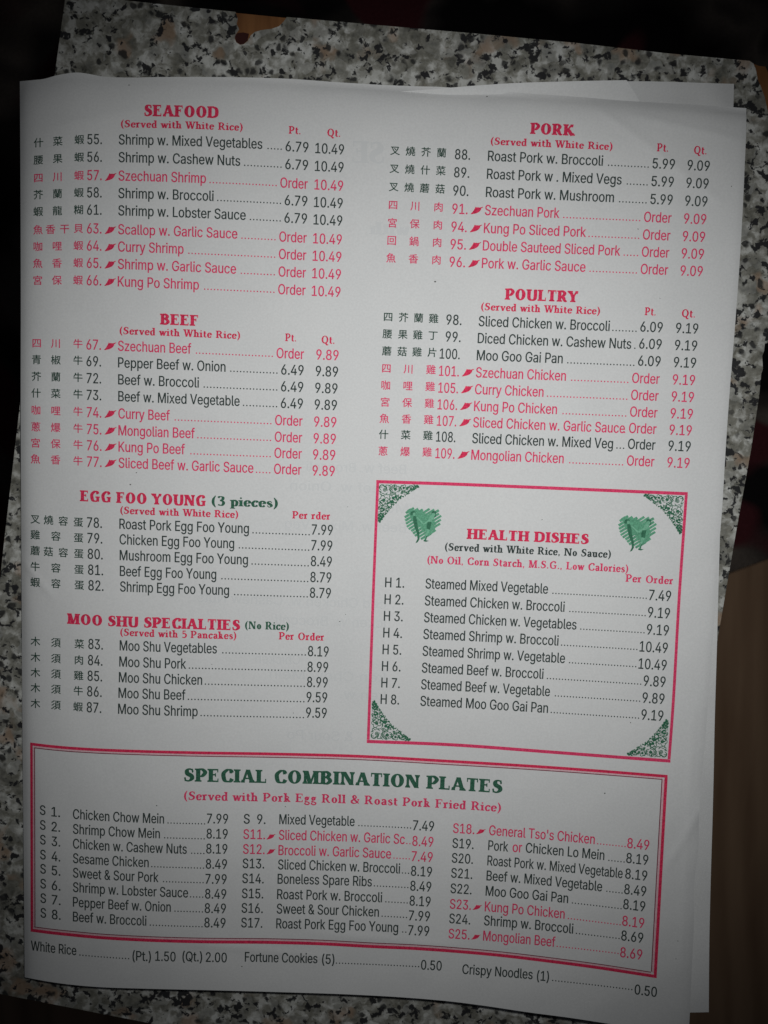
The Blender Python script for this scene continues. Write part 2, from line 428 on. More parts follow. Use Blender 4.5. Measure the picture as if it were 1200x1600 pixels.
# ------------------------------------------------------------------ sans lettering (outlines, cap height 509)
GLYPHS = """A480;16 0 185 509 75 0 187 -509 -68 0 -108 302 -23 70 -32 106 13 0 -32 -107 -22 -69 -106 -302|110 142 0 57 260 0 0 -57
B456;60 0 0 509 181 0 48 -5 40 -13 30 -22 22 -27 13 -32 4 -36 -3 -30 -8 -24 -31 -34 -41 -19 0 -5 24 -5 24 -12 22 -18 17 -24 12 -30 4 -37 -5 -36 -13 -33 -23 -28 -33 -21 -43 -14 -54 -4|125 57 120 0 51 6 34 17 19 25 6 32 -3 24 -10 23 -15 19 -21 15 -27 10 -31 3 -123 0|125 285 113 0 50 11 20 13 15 17 10 22 3 24 -6 31 -17 26 -30 17 -43 6 -115 0
C510;267 -7 -62 8 -55 24 -46 38 -34 52 -22 64 -8 75 8 75 22 64 34 52 46 39 55 24 62 8 73 -12 33 -14 29 -19 25 -24 21 -29 15 -33 10 -37 -65 0 -19 47 -32 33 -42 21 -48 7 -44 -6 -39 -18 -34 -29 -25 -39 -16 -50 -6 -60 6 -60 16 -49 26 -40 33 -29 39 -17 44 -6 48 7 42 21 32 33 19 46 65 0 -10 -36 -15 -33 -20 -29 -26 -24 -29 -19 -32 -14 -36 -9
D502;219 0 -123 0 0 57 119 0 57 6 46 18 36 29 25 39 15 49 5 57 -5 57 -15 49 -25 38 -34 29 -45 18 -54 6 -128 0 0 57 132 0 69 -8 59 -23 46 -37 34 -50 22 -62 7 -74 -7 -74 -22 -62 -35 -51 -47 -37 -60 -23|125 509 0 -509 -65 0 0 509
E419;60 0 0 509 312 0 0 -57 -247 0 0 -166 230 0 0 -57 -230 0 0 -172 250 0 0 -57
F410;60 0 0 509 309 0 0 -57 -244 0 0 -174 221 0 0 -57 -221 0 0 -221
G520;269 -7 -64 8 -56 24 -45 39 -35 52 -22 63 -7 75 7 75 22 64 34 52 46 39 54 24 62 8 39 -3 36 -9 34 -15 29 -20 26 -24 20 -29 16 -32 9 -35 -66 0 -21 44 -31 34 -41 21 -50 8 -43 -6 -39 -18 -33 -28 -25 -40 -16 -50 -6 -60 6 -60 16 -49 26 -40 33 -29 40 -17 45 -6 40 4 36 14 29 22 22 30 14 37 5 42 19 -3 -151 0 0 57 195 0 0 -56 -7 -59 -20 -50 -32 -41 -42 -31 -51 -19
H517;60 0 0 509 65 0 0 -220 267 0 0 220 65 0 0 -509 -65 0 0 232 -267 0 0 -232
I301;31 0 0 57 87 0 0 395 -87 0 0 57 238 0 0 -57 -86 0 0 -395 86 0 0 -57
J396;185 -7 -61 10 -49 30 -31 48 -11 64 0 28 65 0 0 -28 6 -41 18 -30 27 -18 36 -6 35 6 28 18 18 30 6 41 0 364 64 0 0 -364 -10 -64 -32 -48 -48 -30
K467;104 145 0 71 35 45 35 42 38 41 152 165 84 0 -217 -233 -3 0|60 0 0 509 65 0 0 -175 -1 -109 1 -32 0 -193|372 0 -184 259 40 50 221 -309
L393;60 0 0 509 65 0 0 -452 236 0 0 -57
M628;60 0 0 509 92 0 125 -322 10 -28 12 -36 12 -39 11 -35 -15 0 11 34 12 38 12 37 10 29 124 322 92 0 0 -509 -64 0 0 291 0 36 1 42 1 44 1 44 6 0 -15 -48 -16 -46 -15 -41 -11 -31 -114 -291 -56 0 -116 291 -11 30 -14 40 -16 47 -17 49 7 0 1 -41 1 -44 1 -44 0 -37 0 -291
N523;60 0 0 509 76 0 207 -326 20 -32 25 -44 26 -52 -9 -1 -4 54 -2 49 0 38 0 314 64 0 0 -509 -76 0 -185 290 -25 41 -29 50 -40 71 11 2 3 -70 2 -56 1 -37 0 -291
O533;267 -7 -62 8 -55 24 -45 38 -35 52 -22 64 -8 75 8 75 22 64 35 52 45 39 55 24 62 8 62 -8 55 -24 45 -39 35 -52 22 -64 7 -75 -7 -75 -22 -64 -35 -52 -45 -38 -55 -24|267 53 43 6 39 17 34 29 25 39 17 50 5 60 -5 60 -17 51 -25 39 -34 29 -39 17 -43 6 -44 -6 -39 -17 -33 -29 -26 -40 -16 -50 -6 -60 6 -60 16 -50 26 -39 33 -29 39 -17
P445;60 0 0 509 175 0 54 -6 43 -16 34 -25 24 -32 14 -39 5 -43 -5 -44 -14 -39 -24 -32 -34 -26 -43 -16 -54 -5 -126 0 0 56 124 0 36 4 28 10 21 16 15 22 9 25 2 29 -2 28 -9 26 -15 21 -21 16 -29 10 -36 3 -107 0 0 -452
Q533;245 159 68 0 56 -74 15 -20 84 -113 -67 0 -55 75 -15 19|267 -7 -62 8 -55 24 -45 38 -35 52 -22 64 -8 75 8 75 22 64 35 52 45 39 55 24 62 8 62 -8 55 -24 45 -39 35 -52 22 -64 7 -75 -7 -75 -22 -64 -35 -52 -45 -38 -55 -24|267 53 43 6 39 17 34 29 25 39 17 50 5 60 -5 60 -17 51 -25 39 -34 29 -39 17 -43 6 -44 -6 -39 -17 -33 -29 -26 -40 -16 -50 -6 -60 6 -60 16 -50 26 -39 33 -29 39 -17
R449;60 0 0 509 176 0 54 -5 43 -15 34 -24 23 -32 15 -38 4 -43 -4 -43 -15 -38 -23 -31 -34 -23 -44 -14 -53 -5 -140 0 0 57 138 0 35 3 29 9 21 14 15 19 8 24 3 28 -3 28 -8 25 -15 20 -21 15 -29 9 -36 3 -108 0 0 -452|353 0 -123 229 73 0 125 -229
S447;224 -9 -52 5 -44 13 -37 22 -27 29 -18 36 -8 41 66 0 6 -27 13 -22 19 -17 24 -12 58 -10 33 3 29 8 25 14 18 18 12 22 5 25 -4 22 -10 18 -36 26 -51 17 -61 17 -56 21 -42 29 -26 37 -8 46 6 41 17 35 27 28 36 22 42 13 47 5 48 -5 41 -13 35 -22 26 -27 17 -34 7 -37 -64 0 -11 34 -24 25 -35 16 -42 6 -31 -3 -27 -8 -22 -13 -16 -17 -11 -20 -3 -22 4 -24 12 -18 38 -26 43 -15 52 -14 48 -15 47 -26 36 -40 10 -27 3 -32 -5 -40 -17 -35 -26 -30 -37 -23 -45 -15
T449;32 452 0 57 385 0 0 -57 -160 0 0 -452 -64 0 0 452
U517;259 -8 -56 6 -49 17 -40 28 -29 37 -19 44 -6 49 0 336 64 0 0 -331 4 -34 13 -31 19 -26 27 -19 33 -12 39 -4 39 4 33 12 26 19 20 26 12 31 4 34 0 331 64 0 0 -336 -6 -49 -18 -44 -30 -37 -40 -28 -48 -17
V480;204 0 -188 509 68 0 108 -303 23 -69 33 -106 -13 0 32 107 23 68 105 303 68 0 -185 -509
W686;155 0 -139 509 66 0 81 -313 12 -51 12 -51 10 -54 -8 0 11 54 11 51 13 51 82 313 74 0 82 -313 12 -51 12 -51 11 -54 -9 0 11 54 11 51 13 51 80 313 67 0 -140 -509 -75 0 -87 323 -17 68 -15 84 14 0 -15 -80 -17 -72 -88 -323
X474;18 0 199 284 0 -48 -188 273 75 0 74 -109 26 -39 19 -32 20 -37 -11 0 20 37 20 32 26 39 76 109 72 0 -187 -270 0 48 197 -287 -74 0 -90 129 -24 36 -18 30 -20 36 14 0 -19 -35 -19 -30 -24 -37 -91 -129
Y472;203 0 0 208 -187 301 75 0 101 -165 30 -52 28 -62 -26 0 27 63 29 51 101 165 74 0 -187 -301 0 -208
Z438;42 0 0 46 231 339 33 46 35 45 7 -22 -63 -2 -62 0 -183 0 0 57 357 0 0 -47 -228 -333 -35 -48 -37 -48 -7 21 62 3 62 0 185 0 0 -57
a389;160 -9 -34 4 -32 10 -26 17 -20 23 -13 28 -5 35 4 30 9 23 15 18 20 14 47 18 53 9 56 7 31 8 8 8 3 12 0 2 -9 40 -27 25 -44 9 -47 -9 -31 -21 -18 -27 -59 17 16 31 22 24 25 18 29 11 61 9 45 -5 47 -19 20 -17 16 -23 11 -30 4 -39 0 -251 -60 0 0 52 -5 0 -20 -27 -37 -24|170 45 32 4 26 10 20 15 15 19 9 22 4 23 0 52 -17 -8 -28 -6 -31 -5 -25 -3 -41 -9 -31 -20 -8 -15 -3 -19 10 -33 28 -20
b424;229 -8 -31 3 -26 9 -34 27 -20 28 -6 0 0 -59 -59 0 0 509 61 0 0 -190 4 0 19 27 34 27 26 8 32 3 45 -6 39 -17 32 -29 25 -39 15 -48 5 -56 -5 -56 -15 -49 -24 -39 -33 -29 -39 -18|220 47 33 4 26 15 22 22 15 29 9 34 3 38 -3 38 -9 34 -15 29 -21 21 -27 14 -33 5 -32 -5 -27 -13 -21 -21 -15 -28 -9 -34 -3 -40 3 -39 9 -35 15 -29 22 -21 26 -14
c396;207 -8 -48 6 -42 18 -35 30 -26 39 -16 48 -6 54 6 56 16 48 26 39 35 30 42 18 48 6 53 -7 45 -21 35 -34 22 -45 -59 -15 -13 27 -20 22 -28 14 -35 5 -34 -5 -28 -15 -21 -23 -16 -29 -9 -34 -3 -37 3 -36 9 -34 16 -28 21 -23 28 -15 34 -5 36 6 28 14 21 23 12 28 59 -15 -22 -46 -35 -35 -45 -22
d424;195 -8 -44 6 -40 18 -32 29 -24 39 -16 49 -5 56 5 56 16 48 24 39 33 29 39 17 45 6 32 -3 25 -8 34 -27 19 -27 5 0 0 190 61 0 0 -509 -59 0 0 59 -6 0 -20 -28 -35 -27 -25 -9|205 47 31 4 27 14 21 21 15 29 10 35 3 39 -3 40 -9 34 -16 28 -21 21 -26 13 -32 5 -33 -5 -27 -14 -21 -21 -16 -29 -9 -34 -3 -38 3 -38 10 -34 15 -29 21 -22 27 -15
e404;212 -8 -51 6 -44 18 -35 30 -26 39 -16 47 -6 55 5 55 16 48 26 39 34 30 42 19 48 6 61 -10 28 -13 25 -20 22 -26 16 -33 11 -40 3 -48 0 -25 -296 0 0 52 263 0 -28 -19 -3 35 -9 32 -15 25 -20 20 -26 12 -32 4 -32 -4 -27 -13 -21 -19 -16 -24 -10 -29 -3 -30 0 -33 4 -39 10 -33 18 -26 23 -19 28 -11 33 -4 42 7 31 20 21 32 59 -14 -12 -28 -18 -24 -24 -20 -28 -15 -34 -9
f254;228 379 0 -52 -222 0 0 52|81 0 0 432 3 29 12 25 17 19 22 14 52 11 35 -3 21 -6 -16 -53 -12 4 -20 2 -24 -4 -17 -10 -9 -17 -3 -24 0 -419
g425;207 -151 -39 3 -34 8 -52 30 -31 41 50 28 21 -25 32 -22 53 -9 42 5 33 17 22 28 7 41 0 74 -5 0 -19 -27 -35 -25 -25 -8 -32 -3 -43 5 -39 17 -33 26 -25 37 -16 46 -5 55 5 55 16 47 25 39 32 29 40 17 44 6 32 -2 25 -9 35 -27 20 -27 5 0 0 60 59 0 0 -388 -5 -45 -17 -36 -26 -27 -33 -19 -40 -11|205 59 32 4 27 12 21 20 15 26 9 33 3 39 -3 38 -9 33 -15 27 -21 21 -27 13 -32 5 -33 -5 -27 -13 -21 -22 -15 -28 -10 -33 -3 -36 3 -38 10 -32 15 -27 21 -20 27 -13
h410;114 227 0 -227 -61 0 0 509 61 0 0 -222 -12 0 22 45 28 30 35 17 40 5 37 -4 31 -11 26 -20 20 -28 12 -36 4 -45 0 -240 -61 0 0 235 -6 40 -17 29 -27 19 -36 6 -26 -3 -23 -9 -20 -14 -15 -20 -9 -26
i167;53 0 0 379 61 0 0 -379|84 443 -17 3 -13 9 -10 13 -3 15 3 16 10 13 13 9 17 3 16 -3 14 -9 9 -13 3 -16 -3 -15 -9 -13 -14 -9
j167;53 379 61 0 0 -409 -3 -33 -9 -27 -16 -23 -21 -16 -28 -10 -33 -4 -14 0 0 56 12 0 23 4 15 11 10 18 3 25|83 443 -16 3 -14 9 -9 13 -3 15 3 16 9 13 14 9 16 3 17 -3 14 -9 9 -13 3 -16 -3 -15 -9 -13 -14 -9
k381;110 137 0 75 11 0 163 167 76 0 -176 -180 -7 0|53 0 0 509 61 0 0 -509|294 0 -146 186 43 43 181 -229
l189;139 -2 -38 5 -27 17 -16 27 -5 37 0 425 61 0 0 -410 6 -37 10 -8 16 -2 14 1 10 1 11 -51 -19 -4
m610;53 0 0 379 59 0 0 -84 -4 0 10 28 14 23 40 30 47 10 38 -6 30 -19 22 -30 12 -36 -9 0 10 26 15 22 44 32 56 11 31 -3 29 -11 25 -18 19 -26 12 -32 4 -41 0 -255 -61 0 0 254 -6 35 -17 24 -26 13 -28 4 -24 -2 -21 -8 -29 -30 -10 -43 0 -247 -61 0 0 260 -5 28 -16 23 -24 15 -30 4 -41 -10 -18 -13 -14 -18 -9 -23 -3 -28 0 -238
n410;114 227 0 -227 -61 0 0 379 59 0 0 -92 -10 0 22 45 28 30 35 17 40 5 37 -4 31 -11 26 -20 20 -28 12 -36 4 -45 0 -240 -61 0 0 235 -6 40 -17 29 -27 19 -36 6 -26 -3 -23 -9 -20 -14 -15 -20 -9 -26
o415;207 -8 -48 6 -42 18 -35 30 -26 39 -16 48 -6 54 6 56 16 48 26 39 35 30 42 18 48 6 49 -6 43 -18 34 -30 26 -39 17 -48 5 -56 -5 -54 -17 -48 -26 -39 -34 -30 -43 -18|207 46 35 5 28 15 22 23 15 28 9 34 3 36 -3 37 -9 34 -15 29 -22 23 -28 15 -35 5 -34 -5 -28 -15 -21 -23 -16 -29 -9 -34 -3 -37 3 -36 9 -34 16 -28 21 -23 28 -15
p424;53 -143 0 522 59 0 0 -60 6 0 19 27 34 27 26 8 32 3 45 -6 39 -17 32 -29 25 -39 15 -48 5 -56 -5 -56 -15 -49 -24 -39 -33 -29 -39 -18 -45 -6 -31 3 -25 9 -35 27 -20 28 -4 0 0 -202|220 47 33 4 26 15 22 22 15 29 9 34 3 38 -3 38 -9 34 -15 29 -21 21 -27 14 -33 5 -32 -5 -27 -13 -21 -21 -15 -28 -9 -34 -3 -40 3 -39 9 -35 15 -29 22 -21 26 -14
q424;372 -143 -61 0 0 202 -5 0 -19 -28 -35 -27 -25 -9 -32 -3 -44 6 -40 18 -32 29 -24 39 -16 49 -5 56 5 56 16 48 24 39 33 29 39 17 45 6 32 -3 25 -8 34 -27 20 -27 6 0 0 60 59 0|205 47 31 4 27 14 21 21 15 29 10 35 3 39 -3 40 -9 34 -16 28 -21 21 -26 13 -32 5 -33 -5 -27 -14 -21 -21 -16 -29 -9 -34 -3 -38 3 -38 10 -34 15 -29 21 -22 27 -15
r259;53 0 0 379 59 0 0 -58 3 0 15 26 22 20 29 13 32 5 16 -1 14 0 0 -62 -13 2 -23 2 -25 -3 -23 -8 -19 -14 -14 -17 -9 -22 -3 -25 0 -237
s365;182 -8 -37 3 -33 8 -28 15 -22 20 -17 25 -9 31 58 13 11 -28 19 -19 26 -11 31 -4 36 5 27 12 18 19 6 22 -3 18 -11 15 -17 11 -25 8 -63 15 -45 16 -32 22 -19 29 -6 37 4 31 14 27 22 22 28 16 34 11 38 3 36 -3 31 -9 25 -14 20 -19 25 -49 -56 -13 -10 21 -15 18 -24 12 -32 5 -31 -4 -25 -12 -17 -18 -5 -22 3 -19 12 -15 48 -20 57 -14 46 -15 31 -23 19 -29 6 -35 -5 -32 -14 -28 -22 -23 -30 -18 -37 -11
t227;204 379 0 -52 -198 0 0 52|65 471 61 0 0 -373 2 -22 8 -15 14 -8 20 -3 15 1 17 3 11 -52 -21 -5 -24 -1 -43 6 -33 19 -20 31 -7 41
u410;182 -5 -36 4 -31 12 -26 20 -20 28 -12 36 -4 44 0 240 61 0 0 -235 5 -39 18 -30 27 -19 36 -6 26 3 23 9 19 15 15 20 10 25 3 31 0 226 61 0 0 -379 -59 0 0 92 9 0 -21 -45 -29 -30 -35 -17
v389;163 0 -146 379 67 0 81 -224 22 -68 19 -66 -22 0 19 66 21 68 81 224 66 0 -145 -379
w567;138 0 -115 379 64 0 46 -165 21 -77 21 -96 -10 0 21 94 20 79 46 165 64 0 46 -165 20 -78 20 -95 -11 0 22 94 21 79 46 165 65 0 -116 -379 -61 0 -49 172 -14 53 -14 55 -14 58 14 0 -14 -58 -14 -55 -15 -53 -49 -172
x379;21 0 150 218 0 -47 -142 208 71 0 47 -73 32 -53 28 -47 -32 0 27 47 31 53 49 73 70 0 -143 -210 0 45 149 -214 -71 0 -56 85 -31 51 -27 46 32 0 -27 -46 -30 -51 -57 -85
y389;47 -139 14 53 10 -1 33 -2 26 15 21 38 12 35 -146 380 67 0 81 -224 22 -68 19 -66 -22 0 18 66 22 68 81 224 66 0 -167 -437 -27 -49 -38 -29 -48 -9 -26 2
z380;42 0 0 46 212 274 0 3 -206 0 0 56 285 0 0 -48 -207 -271 0 -4 213 0 0 -56
0453;227 -7 -53 8 -44 23 -35 38 -26 51 -16 65 -5 76 5 76 16 65 26 52 35 37 44 24 53 8 52 -8 44 -24 35 -37 26 -52 16 -65 5 -76 -5 -76 -16 -65 -25 -51 -36 -38 -44 -23|227 50 34 6 29 18 23 29 17 41 10 50 4 60 -4 60 -10 51 -17 40 -23 30 -29 18 -34 7 -35 -7 -29 -18 -23 -30 -17 -40 -10 -51 -4 -60 4 -60 10 -50 17 -41 23 -29 29 -18
1453;76 0 0 55 315 0 0 -55|276 509 0 -509 -64 0 0 448 -3 0 -123 -90 0 69 112 82
2453;64 0 0 47 170 182 48 53 29 45 9 44 -3 26 -9 22 -15 17 -20 13 -49 11 -28 -3 -24 -10 -19 -14 -14 -20 -9 -23 -3 -28 -61 0 5 43 15 37 25 31 32 23 39 15 43 5 43 -5 38 -14 31 -23 24 -29 15 -34 5 -39 -10 -54 -35 -59 -69 -79 -114 -120 0 -3 236 0 0 -57
3453;218 -7 -45 4 -40 13 -35 20 -28 27 -18 34 -8 41 65 0 6 -25 11 -20 18 -16 21 -12 54 -9 56 11 22 13 18 19 10 23 4 29 -3 27 -10 24 -17 21 -24 17 -33 10 -41 4 -44 0 0 51 131 149 0 4 -218 0 0 57 302 0 0 -48 -161 -183 0 11 53 -1 44 -12 36 -23 27 -31 16 -36 6 -41 -6 -42 -17 -37 -26 -30 -35 -24 -43 -14
4453;40 105 0 53 207 351 64 0 -202 -343 0 -3 304 0 0 -58|282 0 0 121 0 25 0 172 61 0 0 -318
5453;221 -7 -43 5 -38 13 -32 21 -25 28 -17 33 -6 37 62 0 5 -22 11 -19 35 -29 48 -10 29 3 26 11 22 18 16 22 10 27 4 31 -4 31 -10 28 -17 23 -22 18 -27 11 -30 4 -51 -9 -39 -22 -61 7 29 256 270 0 0 -57 -215 0 -17 -151 2 0 42 24 51 9 34 -4 31 -9 27 -15 24 -21 19 -25 15 -29 9 -32 3 -36 -6 -46 -16 -41 -26 -35 -34 -26 -41 -16
6453;226 -7 -44 6 -40 16 -33 25 -25 34 -15 41 -5 47 4 37 12 40 57 101 115 169 70 0 -171 -248 -6 0 20 27 31 19 39 7 43 -5 38 -14 30 -24 24 -31 14 -39 5 -44 -5 -45 -16 -39 -25 -34 -33 -25 -39 -16|226 48 28 4 25 11 20 16 15 22 10 27 3 29 -3 30 -10 26 -15 22 -20 16 -25 11 -28 3 -28 -3 -24 -10 -21 -17 -15 -21 -10 -26 -3 -30 3 -30 10 -26 15 -23 21 -16 24 -11
7453;97 0 226 448 0 4 -261 0 0 57 329 0 0 -60 -226 -449
8453;226 -7 -48 5 -42 13 -35 22 -27 29 -17 34 -5 39 3 31 10 29 16 25 20 21 24 15 28 9 0 2 -34 15 -26 26 -17 34 -6 38 5 37 15 33 24 27 32 21 38 13 42 5 43 -5 37 -13 31 -21 24 -27 16 -33 5 -37 -6 -38 -17 -34 -26 -26 -33 -15 0 -2 27 -9 24 -15 21 -21 15 -25 10 -29 4 -31 -6 -39 -17 -34 -26 -29 -35 -22 -42 -13|226 49 32 3 27 8 22 14 16 17 10 22 4 26 -4 26 -11 24 -17 19 -22 15 -27 9 -30 3 -30 -3 -27 -9 -22 -15 -17 -19 -11 -24 -4 -26 4 -26 10 -22 16 -17 22 -14 28 -8|226 290 48 10 19 13 14 17 9 21 3 25 -3 23 -8 21 -14 17 -19 12 -49 11 -49 -11 -18 -12 -14 -17 -9 -21 -3 -23 3 -25 9 -21 14 -17 19 -13
9453;226 516 45 -6 39 -16 33 -26 25 -34 16 -41 5 -46 -4 -38 -12 -39 -58 -102 -115 -168 -70 0 171 248 6 0 -20 -27 -30 -19 -39 -7 -43 4 -38 15 -31 23 -23 32 -15 38 -4 45 5 45 16 39 25 33 33 25 39 16|226 460 -27 -3 -25 -11 -20 -17 -16 -22 -9 -26 -4 -29 4 -30 9 -27 16 -21 20 -17 25 -10 27 -4 28 4 25 10 20 16 15 22 10 26 3 29 -3 31 -10 26 -15 22 -20 17 -25 11
.188;95 -4 -17 3 -15 10 -10 15 -3 17 3 18 10 14 15 10 17 4 18 -4 15 -10 10 -14 3 -18 -3 -17 -10 -15 -15 -10
,188;38 -119 30 190 69 0 -53 -190
&448;197 -7 -47 5 -40 14 -32 22 -24 28 -15 34 -5 37 3 30 10 26 38 46 55 44 76 56 21 17 18 23 7 30 -4 22 -13 18 -19 12 -25 4 -33 -8 -23 -22 -8 -32 8 -36 24 -36 35 -43 234 -284 -74 0 -193 231 -50 62 -34 51 -9 26 -3 28 4 32 12 28 18 23 25 18 31 11 35 3 35 -3 31 -11 24 -17 18 -23 12 -26 4 -29 -9 -42 -24 -37 -35 -32 -102 -76 -44 -43 -10 -20 -3 -23 3 -23 9 -21 15 -17 19 -13 23 -8 27 -3 30 4 28 9 50 36 20 26 15 30 10 35 3 38 59 0 -3 -44 -8 -36 -26 -52 -26 -30 -12 -15 -28 -24 -34 -16 -37 -10
(273;89 207 12 117 31 117 45 98 59 0 -45 -111 -30 -115 -10 -106 9 -92 28 -99 48 -112 -59 0 -38 75 -28 76 -16 76
)273;37 -96 49 114 27 98 9 91 -10 106 -30 115 -45 111 60 0 45 -98 31 -118 11 -116 -6 -77 -17 -77 -27 -75 -37 -74
'206;78 318 -8 191 66 0 -8 -191"""
CAP = 509.0
_sans = {}
_adv = {' ': 195.0}
_outl = {}
for _ln in GLYPHS.split('\n'):
    ch = _ln[0]
    a, rest = _ln[1:].split(';')
    _adv[ch] = float(a)
    loops = []
    for part in rest.split('|'):
        q = np.array(list(map(int, part.split())), float).reshape(-1, 2).cumsum(0)
        loops.append(q)
    _outl[ch] = loops


def heavier(loops, bx=13.0, by=5.0):
    """the outlines a little bolder: every corner pushed outwards"""
    big = max(loops, key=lambda q: abs((q[:, 0] * np.roll(q[:, 1], -1) - np.roll(q[:, 0], -1) * q[:, 1]).sum()))
    sg = np.sign((big[:, 0] * np.roll(big[:, 1], -1) - np.roll(big[:, 0], -1) * big[:, 1]).sum())
    out = []
    for q in loops:
        d1 = q - np.roll(q, 1, 0); d2 = np.roll(q, -1, 0) - q
        d1 /= np.maximum(np.linalg.norm(d1, axis=1, keepdims=True), 1e-9); d2 /= np.maximum(np.linalg.norm(d2, axis=1, keepdims=True), 1e-9)
        n1 = np.stack([d1[:, 1], -d1[:, 0]], 1) * sg; n2 = np.stack([d2[:, 1], -d2[:, 0]], 1) * sg
        n = n1 + n2
        n = n / np.maximum((n * n1).sum(1, keepdims=True), .5)
        out.append(q + n * np.array([bx, by]))
    return out


def sans_glyph(ch):
    if ch not in _sans:
        V, Fc = fill_loops(heavier(_outl[ch]))
        _sans[ch] = (V / CAP, Fc)
    return _sans[ch]


def sans_width(s):
    return sum(_adv[c] for c in s) / CAP


# characters of the dish names, from the program's own typeface
_cjk = {}


def cjk_glyph(ch):
    if ch not in _cjk:
        cu = bpy.data.curves.new('char', 'FONT')
        cu.body = ch
        o = bpy.data.objects.new('char', cu)
        COL.objects.link(o)
        dg = bpy.context.evaluated_depsgraph_get()
        ev = o.evaluated_get(dg)
        loops = []
        for sp in ev.to_curve(dg).splines:
            q = []
            if sp.type == 'BEZIER':
                bp = sp.bezier_points
                for i in range(len(bp)):
                    p0, p1, p2, p3 = bp[i].co, bp[i].handle_right, bp[(i + 1) % len(bp)].handle_left, bp[(i + 1) % len(bp)].co
                    for t in (0, .5):
                        e = p0 * (1 - t) ** 3 + p1 * 3 * t * (1 - t) ** 2 + p2 * 3 * t * t * (1 - t) + p3 * t ** 3
                        q.append((e.x, e.y))
            else:
                q = [(p.co.x, p.co.y) for p in sp.points]
            q = [p for i, p in enumerate(q) if abs(p[0] - q[i - 1][0]) + abs(p[1] - q[i - 1][1]) > 1e-4]
            if len(q) > 2:
                loops.append(np.array(q))
        ev.to_curve_clear()
        bpy.data.objects.remove(o)
        V, Fc = fill_loops(heavier(loops, .013, .011))
        V -= np.array([0.5, 0.38])
        _cjk[ch] = (V, Fc)
    return _cjk[ch]


# ------------------------------------------------------------------ serif lettering, drawn stroke by stroke
def fill_loops(loops):
    """triangles of the non-zero-winding inside of closed loops"""
    vs = []; es = []; A = []; B = []
    for p in loops:
        n = len(p); o = len(vs)
        vs += [Vector((float(q[0]), float(q[1]))) for q in p]
        es += [(o + i, o + (i + 1) % n) for i in range(n)]
        q = np.asarray(p, float); A.append(q); B.append(np.roll(q, -1, 0))
    r = delaunay_2d_cdt(vs, es, [], 0, 1e-5)
    V = np.array([v[:] for v in r[0]], float).reshape(-1, 2)
    tri = np.array([f for f in r[2] if len(f) == 3], int)
    C = V[tri].mean(1)
    A = np.concatenate(A); B = np.concatenate(B)
    dy = B[:, 1] - A[:, 1]; ok = np.abs(dy) > 1e-12
    A, B, dy = A[ok], B[ok], dy[ok]
    keep = []
    for c in np.array_split(C, max(1, len(C) // 500)):
        y = c[:, 1:2]
        up = (A[:, 1] <= y) & (B[:, 1] > y); dn = (B[:, 1] <= y) & (A[:, 1] > y)
        xi = A[:, 0] + (y - A[:, 1]) / dy * (B[:, 0] - A[:, 0])
        right = xi > c[:, 0:1]
        keep.append(((up & right).sum(1) - (dn & right).sum(1)) != 0)
    tri = tri[np.concatenate(keep)]
    used, inv = np.unique(tri, return_inverse=True)
    return V[used], [tuple(t) for t in inv.reshape(-1, 3).tolist()]


def union(polys):
    tris = []
    for p in polys:
        n = len(p)
        for part in ([[p[0], p[1], p[2]], [p[0], p[2], p[3]]] if n == 4 else [p]):
            k = len(part)
            a = sum(part[i][0] * part[(i + 1) % k][1] - part[(i + 1) % k][0] * part[i][1] for i in range(k))
            if abs(a) > 1e-7:
                tris.append(part if a > 0 else part[::-1])
    return fill_loops(tris)


def catmull(pts, n=7):
    P = [np.array(p, float) for p in pts]
    P = [2 * P[0] - P[1]] + P + [2 * P[-1] - P[-2]]
    out = []
    for i in range(1, len(P) - 2):
        for k in range(n):
            t = k / n
            out.append(0.5 * (2 * P[i] + (P[i + 1] - P[i - 1]) * t + (2 * P[i - 1] - 5 * P[i] + 4 * P[i + 1] - P[i + 2]) * t * t
                              + (3 * P[i] - P[i - 1] - 3 * P[i + 1] + P[i + 2]) * t ** 3))
    out.append(P[-2])
    return np.array(out)


